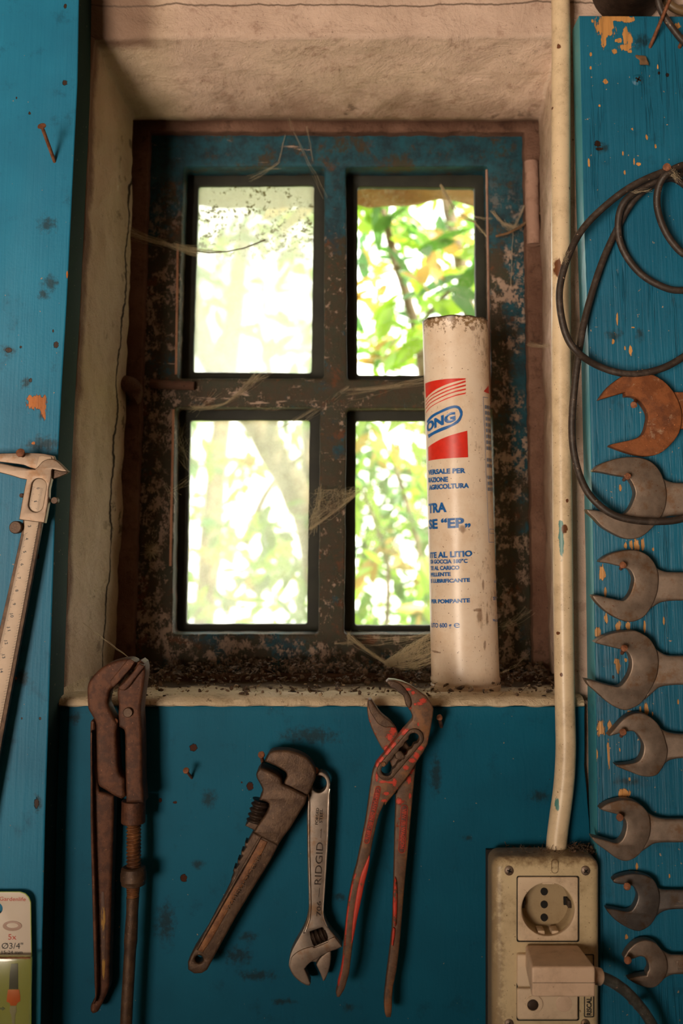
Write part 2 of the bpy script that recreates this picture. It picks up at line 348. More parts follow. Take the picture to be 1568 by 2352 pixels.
# --- plaster
def plaster(name, c, c2, dirt, bstr=.8, spots=None, Y=0):
    t = NT(name); n = t.noise(14, 8, .66); n2 = t.noise(75, 8, .7); n3 = t.noise(420, 5, .65); v = t.noise(26, 7, .66, (1, 1, 1), dist=1.6)
    k = t.mix(t.sm(n, .35, .68), c, c2); k = t.mix(t.math('MULTIPLY', t.sm(n2, .52, .68), .55), k, dirt)
    k = t.mix(t.sm(n3, .645, .70), k, tuple(x*.4 for x in dirt))
    if spots: k = spots(t, k)
    h = t.math('ADD', t.math('MULTIPLY', n2, .7), t.math('MULTIPLY', n3, .18)); h = t.math('ADD', h, v)
    t.bsdf(k, .85, 0, t.bump(h, bstr, .0036), spec=.2); return t.m
WALLY = .010
def reveal_spots(t, k):
    x, y, z = t.xyz()
    # browner with depth towards the frame and a brown broken rim at the opening's left edge
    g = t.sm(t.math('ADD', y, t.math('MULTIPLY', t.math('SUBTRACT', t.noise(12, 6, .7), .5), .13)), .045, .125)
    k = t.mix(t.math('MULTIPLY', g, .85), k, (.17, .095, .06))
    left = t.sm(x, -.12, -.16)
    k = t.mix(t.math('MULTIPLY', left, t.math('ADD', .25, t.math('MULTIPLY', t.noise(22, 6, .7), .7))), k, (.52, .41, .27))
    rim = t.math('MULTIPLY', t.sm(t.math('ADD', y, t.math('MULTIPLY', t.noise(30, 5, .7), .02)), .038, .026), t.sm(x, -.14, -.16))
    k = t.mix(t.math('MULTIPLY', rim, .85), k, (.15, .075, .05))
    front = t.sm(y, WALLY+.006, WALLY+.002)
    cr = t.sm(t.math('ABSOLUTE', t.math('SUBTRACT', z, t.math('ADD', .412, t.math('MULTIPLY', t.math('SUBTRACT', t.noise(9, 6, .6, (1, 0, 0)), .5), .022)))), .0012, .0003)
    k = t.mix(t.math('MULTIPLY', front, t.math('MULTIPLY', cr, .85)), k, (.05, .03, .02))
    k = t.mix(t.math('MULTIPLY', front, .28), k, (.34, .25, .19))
    # long crack running down the left reveal
    yy = t.math('ADD', t.math('MULTIPLY', t.math('SUBTRACT', t.noise(11, 5, .65, (0, 0, 1)), .5), .05), .108)
    ck = t.sm(t.math('ABSOLUTE', t.math('SUBTRACT', y, yy)), .0030, .0010)
    k = t.mix(t.math('MULTIPLY', ck, t.math('MULTIPLY', left, t.sm(z, .33, .30))), k, (.03, .018, .010))
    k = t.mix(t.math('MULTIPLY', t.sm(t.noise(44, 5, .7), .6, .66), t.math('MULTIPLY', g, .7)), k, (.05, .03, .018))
    return k
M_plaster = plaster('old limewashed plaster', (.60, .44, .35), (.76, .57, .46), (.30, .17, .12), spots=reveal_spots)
M_casing = plaster('sooty pink-brown casing', (.105, .052, .034), (.19, .105, .072), (.03, .014, .008), bstr=1.0)
M_casing_r = plaster('pale pink-brown casing', (.30, .18, .135), (.38, .24, .18), (.14, .07, .045), bstr=.6)
M_stone = plaster('rough tan stone', (.46, .22, .13), (.66, .36, .24), (.16, .07, .04), bstr=1.0)
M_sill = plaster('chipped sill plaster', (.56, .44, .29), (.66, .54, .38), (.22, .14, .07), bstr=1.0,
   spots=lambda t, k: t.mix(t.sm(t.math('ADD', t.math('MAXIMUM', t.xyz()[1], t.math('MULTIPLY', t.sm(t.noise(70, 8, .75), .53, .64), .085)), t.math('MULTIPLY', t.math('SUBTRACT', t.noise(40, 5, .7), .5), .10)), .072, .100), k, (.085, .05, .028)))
# --- window paint
def sash_mat():
    t = NT('flaking blue and brown sash paint'); x, y, z = t.xyz()
    n1 = t.noise(22, 8, .72); n2 = t.noise(190, 8, .78, (1, 1, .7)); n3 = t.noise(60, 8, .75)
    top = t.math('MULTIPLY', t.sm(z, .22, .29), .8); right = t.sm(x, .13, .17); bot = t.math('MULTIPLY', t.sm(z, -.07, -.10), .45)
    bl = t.math('MAXIMUM', t.math('MAXIMUM', top, t.math('MULTIPLY', right, t.sm(z, -.03, .10))), bot)
    bl = t.math('MAXIMUM', bl, .10)
    blue_m = t.sm(t.math('ADD', t.math('ADD', n1, t.math('MULTIPLY', t.math('SUBTRACT', n2, .5), .35)), t.math('MULTIPLY', bl, .28)), .62, .72)
    k = t.mix(t.sm(n3, .4, .62), (.046, .030, .015), (.030, .032, .017)); k = t.mix(t.sm(t.noise(55, 5, .7), .56, .66), k, (.10, .036, .012))
    bc = t.mix(t.sm(n3, .35, .65), (.006, .024, .034), (.007, .075, .105)); k = t.mix(blue_m, k, bc)
    xs = t.math('MAXIMUM', t.sm(x, -.13, -.155), t.sm(x, .125, .14)); xs = t.math('MAXIMUM', xs, t.sm(z, -.09, -.105)); xs = t.math('MAXIMUM', xs, .35)
    fl = t.math('MULTIPLY', t.sm(t.math('ADD', n2, t.math('MULTIPLY', xs, .10)), .595, .63), t.sm(t.noise(26, 5, .7), .45, .54))
    fl = t.math('MULTIPLY', fl, t.sm(z, .33, .22))
    fl2 = t.math('MULTIPLY', t.sm(t.noise(60, 6, .7, (.25, 1, 1.6)), .60, .63), t.sm(t.noise(9, 2, .5), .5, .56))
    k = t.mix(t.math('MAXIMUM', fl, fl2), k, t.mix(t.noise(40, 3), (.26, .18, .135), (.42, .31, .24)))
    h = t.math('ADD', n2, t.math('MULTIPLY', fl, 1.2))
    t.bsdf(k, .6, 0, t.bump(h, .6, .0012), spec=.35); return t.m
M_sash = sash_mat()
M_bead = plain('dark green-brown rebate paint', (.016, .017, .008), .7, var=.5, bscale=120, bstr=.4)
def glass_mat(name, dirt, lo, hi, clump=0):
    t = NT(name); n = t.noise(30, 8, .75); n2 = t.noise(210, 6, .78); n0 = t.noise(6, 4, .6)
    f = t.math('MULTIPLY', t.sm(t.math('ADD', n, t.math('MULTIPLY', n0, .4)), .45, 1.0), hi-lo); f = t.math('ADD', f, lo)
    sp = t.math('MULTIPLY', t.sm(n2, .49, .57), t.sm(n, .42, .55))
    x, y, z = t.xyz()
    if clump: sp = t.math('MULTIPLY', sp, t.math('ADD', .06, t.math('MULTIPLY', t.sm(z, .23, .29), 1.0)))
    else: sp = t.math('MULTIPLY', sp, .25)
    tr = t.t.nodes.new('ShaderNodeBsdfTransparent'); gl = t.t.nodes.new('ShaderNodeBsdfGlossy'); gl.inputs['Roughness'].default_value = .05
    gl.inputs[0].default_value = (.8, .8, .8, 1)
    tl = t.t.nodes.new('ShaderNodeBsdfTranslucent'); t.put(tl.inputs[0], t.mix(sp, dirt, (.11, .095, .03)))
    df = t.t.nodes.new('ShaderNodeBsdfDiffuse'); df.inputs[0].default_value = (.30, .26, .15, 1)
    m0 = t.t.nodes.new('ShaderNodeMixShader'); m0.inputs[0].default_value = .25; t.t.links.new(tl.outputs[0], m0.inputs[1]); t.t.links.new(df.outputs[0], m0.inputs[2])
    m1 = t.t.nodes.new('ShaderNodeMixShader'); t.put(m1.inputs[0], t.math('ADD', f, t.math('MULTIPLY', sp, .7), clamp=True)); t.t.links.new(tr.outputs[0], m1.inputs[1]); t.t.links.new(m0.outputs[0], m1.inputs[2])
    m2 = t.t.nodes.new('ShaderNodeMixShader'); m2.inputs[0].default_value = .03; t.t.links.new(m1.outputs[0], m2.inputs[1]); t.t.links.new(gl.outputs[0], m2.inputs[2])
    t.t.links.new(m2.outputs[0], t.out.inputs[0]); return t.m
M_glass_clear = glass_mat('almost clean glass', (.8, .78, .6), .01, .05)
M_glass_tl = glass_mat('hazy glass with lichen', (.97, 1, .98), .68, .93, 1)
M_glass_bl = glass_mat('dusty glass', (.93, .93, .80), .34, .62, 1)
M_glass_br = glass_mat('lightly dusty glass', (.80, .82, .55), .12, .34, 0)
M_web = NT('cobweb silk'); 
_d = M_web.t.nodes.new('ShaderNodeBsdfDiffuse'); _d.inputs[0].default_value = (.66, .56, .42, 1)
_tl = M_web.t.nodes.new('ShaderNodeBsdfTranslucent'); _tl.inputs[0].default_value = (.8, .72, .5, 1)
_mx = M_web.t.nodes.new('ShaderNodeMixShader'); M_web.t.links.new(_d.outputs[0], _mx.inputs[1]); M_web.t.links.new(_tl.outputs[0], _mx.inputs[2]); M_web.t.links.new(_mx.outputs[0], M_web.out.inputs[0])
M_web = M_web.m
M_debris = plain('crumbly brown debris', (.15, .092, .055), .95, var=.75, bscale=900, bstr=.6)
M_debris_l = plain('pale plaster crumbs', (.42, .31, .20), .95, var=.4, bscale=200, bstr=.6)
M_mud = plain('dried mud', (.20, .11, .05), .95, var=.5, bscale=260, bstr=.9)
def leaf_mat(name, c, tcol):
    t = NT(name); d = t.bsdf(c, .45); tl = t.t.nodes.new('ShaderNodeBsdfTranslucent'); tl.inputs[0].default_value = tcol+(1,)
    m = t.t.nodes.new('ShaderNodeMixShader'); m.inputs[0].default_value = .5
    t.t.links.new(d.outputs[0], m.inputs[1]); t.t.links.new(tl.outputs[0], m.inputs[2]); t.t.links.new(m.outputs[0], t.out.inputs[0]); return t.m
M_leaf1 = leaf_mat('fresh green leaf', (.16, .34, .03), (.40, .62, .05))
M_leaf2 = leaf_mat('deep green leaf', (.035, .13, .03), (.10, .25, .03))
M_leaf3 = leaf_mat('yellow-brown leaf', (.42, .27, .06), (.55, .36, .08))
M_bark = plain('grey-brown bark', (.16, .12, .07), .9, var=.4, bscale=60, bstr=.8)
M_room = plain('dim room plaster', (.30, .24, .18), .9, var=.2)
M_wood = plain('dark bench wood', (.05, .03, .018), .8, var=.3)
# ---------------------------------------------------------------- the setting: wall with its deep window opening
def perim(corners, n):
    """n points evenly along each side of a quad given by 4 (x,z) corners"""
    o = []
    for i in range(4):
        a = Vector(corners[i]); b = Vector(corners[(i+1) % 4])
        o += [a.lerp(b, k/n) for k in range(n)]
    return o
def xz(px, py, Y): q = P(px, py, Y); return (q.x, q.z)
WY = .010
def build_wall():
    bm = bmesh.new(); n = 110
    def c3(px, py, Y): q = P(px, py, Y); return Vector((q.x, q.z, Y))
    front = [c3(214, 88, WY), c3(1290, 84, WY), c3(1306, 1606, WY), c3(137, 1606, WY)]
    inner = [c3(308, 270, .108), c3(1236, 272, .108), c3(1258, 1562, .15), c3(268, 1562, .15)]
    far = [Vector(v) for v in ((-1.6, 1.1, WY), (1.7, 1.1, WY), (1.7, -1.4, WY), (-1.6, -1.4, WY))]
    rings = []
    def scaled(t): return [front[i].lerp(far[i], t) for i in range(4)]
    for t in (1, .5, .25, .14, .11, .095, .085, .075, .066, .058, .05, .043, .036, .03, .024, .018, .012, .006): rings.append((perim(scaled(t), n), .0012))
    rings.append((perim(front, n), .0018))
    K = 26
    for k in range(1, K+1):
        t = k/K; c = [front[i].lerp(inner[i], t) for i in range(4)]
        rings.append((perim(c, n), .0022))
    cc = sum(inner, Vector((0, 0, 0)))/4
    last = [v+(v-cc)*.06 for v in inner]
    for v in last: v.z = .156
    rings.append((perim(last, n), 0))
    vr = []
    for pts, amp in rings:
        row = []
        for p in pts:
            y = p.z; q = Vector((p.x, y, p.y)); d = Vector([mnoise.noise(q*35+Vector((9*i, 3, i))) for i in range(3)])*amp
            d += Vector([mnoise.noise(q*130+Vector((5*i, 1, i))) for i in range(3)])*amp*.35
            if y < .012 and p.y > front[0][1]: d.y += mnoise.noise(q*Vector((14, 1, 40)))*.0025 if False else mnoise.noise(Vector((q.x*14, 1, q.z*40)))*.0022+mnoise.noise(Vector((q.x*60, 5, q.z*90)))*.0012
            row.append(bm.verts.new(q+d))
        vr.append(row)
    N = len(vr[0])
    for i in range(len(vr)-1):
        for k in range(N):
            bm.faces.new((vr[i][k], vr[i][(k+1) % N], vr[i+1][(k+1) % N], vr[i+1][k]))
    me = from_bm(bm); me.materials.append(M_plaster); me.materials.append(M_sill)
    for p in me.polygons: p.use_smooth = True
    zs = P(700, 1606, WY).z
    for p in me.polygons:
        if p.center.z < zs+.006 and p.center.y > WY+.001: p.material_index = 1
    o = bpy.data.objects.new('wall_window', me); COL.objects.link(o); tag(o, kind='structure'); ROOT[o.name] = Vector((0, 0, 0)); return o
wall = build_wall()
# front arris of the sill, a rough plaster lip standing on the blue panel
def build_lip():
    bm = bmesh.new(); a = P(136, 1606, .0); b = P(1338, 1606, .0); n = 160; zt = P(700, 1598, .004).z; zb = P(700, 1623, -.004).z
    prof = [(.024, zt-.0002), (.012, zt+.0006), (.002, zt), (-.003, zt-.002), (-.0045, zt-.005), (-.0045, zb+.001), (-.003, zb), (.012, zb)]
    rows = []
    for i in range(n+1):
        x = a.x+(b.x-a.x)*i/n
        rows.append([bm.verts.new((x, y+mnoise.noise(Vector((x*60, j, 0)))*.0012, z+mnoise.noise(Vector((x*75, j+9, 2)))*.0013)) for j, (y, z) in enumerate(prof)])
    for i in range(n):
        for j in range(len(prof)-1): bm.faces.new((rows[i][j], rows[i+1][j], rows[i+1][j+1], rows[i][j+1]))
    return link('trim_1', from_bm(bm), M_sill, None, 60)
tag(build_lip(), kind='structure')
# outer leaf of the wall: rough stone round the opening
def build_outer():
    bm = bmesh.new(); zt = P(900, 452, .40).z
    a = [(-.34, zt), (.36, zt), (.36, -.20), (-.34, -.20)]; far = [(-1.7, 1.2), (1.8, 1.2), (1.8, -1.5), (-1.7, -1.5)]
    A = [(v, .205) for v in perim(far, 60)], [(v, .205) for v in perim(a, 60)]
    rows = [A[0], A[1]]+[([(v, .205+.23*k/14) for v in perim(a, 60)]) for k in range(1, 15)]+[[(v, .44) for v in perim(far, 60)]]
    vr = []
    for r in rows:
        row = []
        for v, y in r:
            q = Vector((v.x, y, v.y)); amp = .012 if abs(v.x) < .4 and y > .21 and v.y > -.25 else 0
            row.append(bm.verts.new(q+Vector([mnoise.noise(q*22+Vector((7*i, 0, 0))) for i in range(3)])*amp))
        vr.append(row)
    N = len(vr[0])
    for i in range(len(vr)-1):
        for k in range(N): bm.faces.new((vr[i][k], vr[i][(k+1) % N], vr[i+1][(k+1) % N], vr[i+1][k]))
    return link('wall_outer', from_bm(bm), M_stone, None, 60, loc=(0, 0, 0))
tag(build_outer(), kind='structure')
# the rest of the shed
def slab(name, c, s, m=M_room): return tag(box(name, c, s, m), kind='structure')
slab('ceiling', (0, -1.2, 1.12), (3.4, 2.9, .06)); slab('floor', (0, -1.2, -1.45), (3.4, 2.9, .06))
slab('wall_right', (1.73, -1.2, -.15), (.06, 2.9, 2.7)); slab('wall_left', (-1.63, -1.2, -.15), (.06, 2.9, 2.7))
bmw = bmesh.new()
add_box(bmw, (.465, -2.62, -.15), (2.41, .06, 2.7)); add_box(bmw, (-1.58, -2.62, -.15), (.04, .06, 2.7)); add_box(bmw, (-1.15, -2.62, .70), (.82, .06, .96))
tag(link('wall_back', from_bm(bmw), M_room, None), kind='structure')
dr = tag(bpy.data.objects.new('door_1', None), kind='structure'); COL.objects.link(dr); dr.location = (-1.15, -2.61, -1.42); ROOT[dr.name] = Vector((-1.15, -2.61, -1.42))
bmw = bmesh.new()
for c, s in (((-1.57, -2.6, -.6), (.04, .09, 1.64)), ((-.73, -2.6, -.6), (.04, .09, 1.64)), ((-1.15, -2.6, .24), (.88, .09, .04))): add_box(bmw, c, s)
link('door_frame', from_bm(bmw), M_wood, dr)
bench = thing('shade_bench', (0, -.4, -1.42), 'unseen dark bench added below the tool panel to shade the lower wall', 'shade_bench')  # out of view, added to block low door light from the lower wall
box('shade_bench_top', (0, -.49, -.375), (2.6, .93, .04), M_wood, bench, .004)
for bx in (-1.2, 1.2):
    for by in (-.1, -.90): box('shade_bench_leg', (bx, by, -.907), (.07, .06, 1.024), M_wood, bench, .004)
# ---------------------------------------------------------------- window
win = tag(bpy.data.objects.new('window_1', None), kind='structure'); COL.objects.link(win); ROOT[win.name] = Vector((0, .15, P(700, 1562, .15).z)); win.location = ROOT[win.name]
OUT = [(345, 303), (1201, 306), (1222, 1547), (307, 1547)]
def ragged(loop, n=14, amp=1.0, seed=0):
    o = []
    rnd = random.Random(seed)
    for i in range(len(loop)):
        a = Vector(loop[i]); b = Vector(loop[(i+1) % len(loop)]); m = max(1, int((b-a).length/n))
        for k in range(m):
            p = a.lerp(b, k/m)
            if k: p += Vector((rnd.uniform(-amp, amp), rnd.uniform(-amp, amp)))
            o.append((p.x, p.y))
    return o
def rq(q, r, n=4):
    """round the corners of a pixel quad"""
    o = []
    for i in range(4):
        p = Vector(q[i]); a = (Vector(q[i-1])-p).normalized(); b = (Vector(q[(i+1) % 4])-p).normalized()
        for k in range(n+1):
            t = k/n; o.append(tuple(p+a*r*(1-t)**2+b*r*t**2))
    return o
CAS = [(300, 262), (1252, 264), (1276, 1574), (250, 1574)]
link('casing', plate_mesh([ragged(CAS), ragged([(343, 301), (1203, 303), (1226, 1550), (304, 1550)], 16, 1.6, 3)], .1385, .04, .0015, 0), M_casing, win)
OPEN = [[(422, 382), (745, 382), (744, 869), (407, 869)], [(794, 383), (1119, 381), (1127, 872), (797, 872)],
        [(402, 936), (735, 936), (731, 1456), (396, 1456)], [(796, 938), (1130, 938), (1140, 1457), (790, 1457)]]
LIP = [[(455, 427), (721, 425), (715, 857), (443, 855)], [(821, 428), (1090, 430), (1094, 862), (820, 862)],
       [(436, 965), (711, 965), (705, 1434), (427, 1434)], [(817, 966), (1100, 966), (1108, 1437), (815, 1437)]]
link('sash', plate_mesh([ragged(OUT, 18, .7, 1)]+[ragged(rq(q, 9), 22, .8, 5+i) for i, q in enumerate(OPEN)], .150, .040, .0018, 0), M_sash, win)
for i, q in enumerate(LIP):
    ex = OPEN[i]; big = [P(*p, .15) for p in ex]
    outer = [(v.x+dx*.002, v.z+dz*.002) for v, (dx, dz) in zip(big, ((-1, 1), (1, 1), (1, -1), (-1, -1)))]
    inn = [(v.x, v.z) for v in (P(*p, .176) for p in ragged(rq(q, 7), 20, .5, 30+i))]
    me = plate_mesh([outer, inn], .176, .010, .001, 0, world=True); link('glazing_bead', me, M_bead, win)
    g = [P(*p, .181) for p in q]; bm = bmesh.new()
    e = .006; co = [(v.x+dx*e, v.z+dz*e) for v, (dx, dz) in zip(g, ((-1, 1), (1, 1), (1, -1), (-1, -1)))]
    f = [bm.verts.new((x, .1805, z)) for x, z in co]; bk = [bm.verts.new((x, .1825, z)) for x, z in co]
    bm.faces.new(f[::-1]); 
    for a in range(4): bm.faces.new((f[a], f[(a+1) % 4], bk[(a+1) % 4], bk[a]))
    link('pane', from_bm(bm), [M_glass_tl, M_glass_clear, M_glass_bl, M_glass_br][i], win)
# thin pale strips added as painted highlights where inner sash edges catch light
for (a, b) in (((398, 940), (391, 1300)), ((408, 560), (404, 860)), ((1117, 390), (1125, 930))):
    pa, pb = P(*a, .1495), P(*b, .1495); tube('edge_highlight', [pa.lerp(pb, k/12)+Vector((mnoise.noise(Vector((k, 0, a[0])))*.0004, 0, 0)) for k in range(13)], .0011, M_casing_r if a[0] > 1000 else M_stone, win, 6)
# hinge barrel on the right, latch on the left
def lumpy(name, pts, r, mat, parent, amp=.0008, sides=16, sc=120):
    bm = bmesh.new(); pts = crom(pts, 5, False); add_tube(bm, pts, r if not isinstance(r, list) else [r[min(int(i/5), len(r)-1)] for i in range(len(pts))], sides)
    for v in bm.verts: v.co += Vector([mnoise.noise(v.co*sc+Vector((i*5, 0, 0))) for i in range(3)])*amp
    return link(name, from_bm(bm), mat, parent, 60)
lumpy('hinge', [P(1219, 372, .128), P(1221, 430, .128), P(1223, 500, .128), P(1226, 562, .128)], .0062, M_casing_r, win)
lumpy('hinge_pin', [P(1241, 380, .134), P(1243, 420, .134), P(1240, 470, .134)], .003, M_casing_r, win)
lumpy('latch_bar', [P(345, 881, .146), P(380, 884, .1455), P(445, 886, .146)], .0042, M_casing, win)
lumpy('latch_keeper', [P(278, 878, .128), P(296, 884, .126), P(312, 900, .130), P(300, 915, .128)], .0078, M_casing, win, .002, sc=90)
# ---------------------------------------------------------------- boards
BL = [(-420, -260), (184, -260), (182, -40), (178, 190), (165, 455), (153, 700), (141, 900), (126, 1200), (113, 1600), (103, 1900), (98, 2130), (88, 2600), (-420, 2600)]
b = link('board', plate_mesh([BL], YL, .040, .0012, 0), M_blue_left, None, loc=None)
b.data.materials.append(M_green_side)
for p in b.data.polygons:
    if p.normal.x > .8: p.material_index = 1
tag(b, 'blue painted plank at the far left with the caliper hanging on it', 'board')
BR = [(1330, 35), (2100, 40), (2100, 2600), (1378, 2600), (1369, 1700), (1363, 1300), (1352, 820), (1340, 460)]
b = link('board', plate_mesh([BR], YR, .026, .0014, 0), M_blue_right); b.data.materials.append(M_blue_side)
for p in b.data.polygons:
    if p.normal.x < -.75: p.material_index = 1
tag(b, 'weathered blue plank at the right carrying the row of spanners, paint chipped to bare wood', 'board')
PN = [(60, 1621), (1343, 1623), (1342, 1760), (1350, 1850), (1356, 1935), (1364, 2600), (40, 2600)]
b = link('panel', plate_mesh([ragged(PN, 25, .5, 8)], 0, .0096, .0008, 0), M_panel)
tag(b, 'matt blue panel under the window sill behind the hanging pliers and wrenches', 'panel')
# screws
def phillips(name, px, py, Y, rpx, mat, parent=None, label=None):
    c = P(px, py, Y); k = (P(px+1, py, Y)-c).length; r = rpx*k
    bm = bmesh.new(); prof = [(0, .30), (.45, .28), (.8, .16), (1, 0), (1, -.3)]
    rows = []
    for rr, h in prof:
        rows.append([bm.verts.new((c.x+r*rr*math.cos(2*math.pi*i/28), Y-h*r, c.z+r*rr*math.sin(2*math.pi*i/28))) for i in range(28)] if rr else [bm.verts.new((c.x, Y-h*r, c.z))])
    for i in range(28): bm.faces.new((rows[0][0], rows[1][i], rows[1][(i+1) % 28]))
    for j in range(1, len(rows)-1):
        for i in range(28): bm.faces.new((rows[j][i], rows[j+1][i], rows[j+1][(i+1) % 28], rows[j][(i+1) % 28]))
    o = link(name, from_bm(bm), mat, parent)
    if label: tag(o, label, 'screw')
    bm = bmesh.new(); rot = Matrix.Rotation(random.uniform(.2, 1.2), 3, 'Y')
    for a in (0, math.pi/2): add_box(bm, (c.x, Y-.29*r, c.z), (r*1.0, r*.12, r*.26), rot @ Matrix.Rotation(a, 3, 'Y'))
    link('cross_slot', from_bm(bm), M_dark, o); return o
phillips('screw', 1464, 184, YR, 14, M_blue_right, None, 'cross-head screw painted over in blue, top of the right plank')
# ---------------------------------------------------------------- nails
def nail(base, head, Y, L, label, r=.0013, hr=.0031, mat=M_nail, group=None):
    """base, head: photo pixels; Y plane it is driven into; L how far it stands out"""
    a = P(*base, Y); b = P(*head, Y-L); d = (b-a).normalized(); root = thing('nail', a, label, 'nail', group)
    tube('shank', [a-d*.004, a.lerp(b, .5), b], r, M_nail if mat is None else mat, root, 10)
    bm = bmesh.new(); add_tube(bm, [b-d*.0006, b-d*.0002, b+d*.0006, b+d*.0009], [hr*.8, hr, hr*.96, hr*.6], 16)
    for v in bm.verts: v.co += Vector([mnoise.noise(v.co*500+Vector((i*5, 0, 0))) for i in range(3)])*.0003
    link('head', from_bm(bm), mat, root); return root
nail((125, 370), (96, 290), YL, .026, 'long bent rusty nail sticking out near the top of the left plank')
nail((64, 1060), (47, 1040), YL, .020, 'rusty nail the caliper hangs from')
nail((440, 1786), (427, 1770), 0, .014, 'small rusty nail in the blue panel left of the pipe wrench', r=.001, hr=.0022)
nail((604, 1756), (600, 1734), 0, .020, 'rusty nail at the open jaw of the pipe wrench', hr=.0024)
nail((735, 1782), (724, 1770), 0, .016, 'rusty nail holding the hanging ring of the chrome adjustable wrench', hr=.0024)
nail((1013, 1668), (1009, 1648), 0, .016, 'rusty nail in the blue panel right of the red pliers, just under the sill', hr=.0022)
nail((268, 1680), (262, 1658), 0, .030, 'rusty nail through the rusty two-handled pipe wrench', hr=.0026)
nail((1493, 106), (1546, -20), YR, .030, 'long thin rusty nail slanting up near the top right corner', r=.0014, hr=.003)
nail((1560, 108), (1580, 60), YR, .020, 'rusty nail cut by the right edge near the top right corner', r=.0014, hr=.003)
nail((1522, 405), (1531, 384), YR, .030, 'rusty nail the black cable coil hangs from', r=.0018, hr=.003)
nail((1447, 2302), (1462, 2311), YR, .016, 'rusty nail below the smallest spanner', hr=.0024)
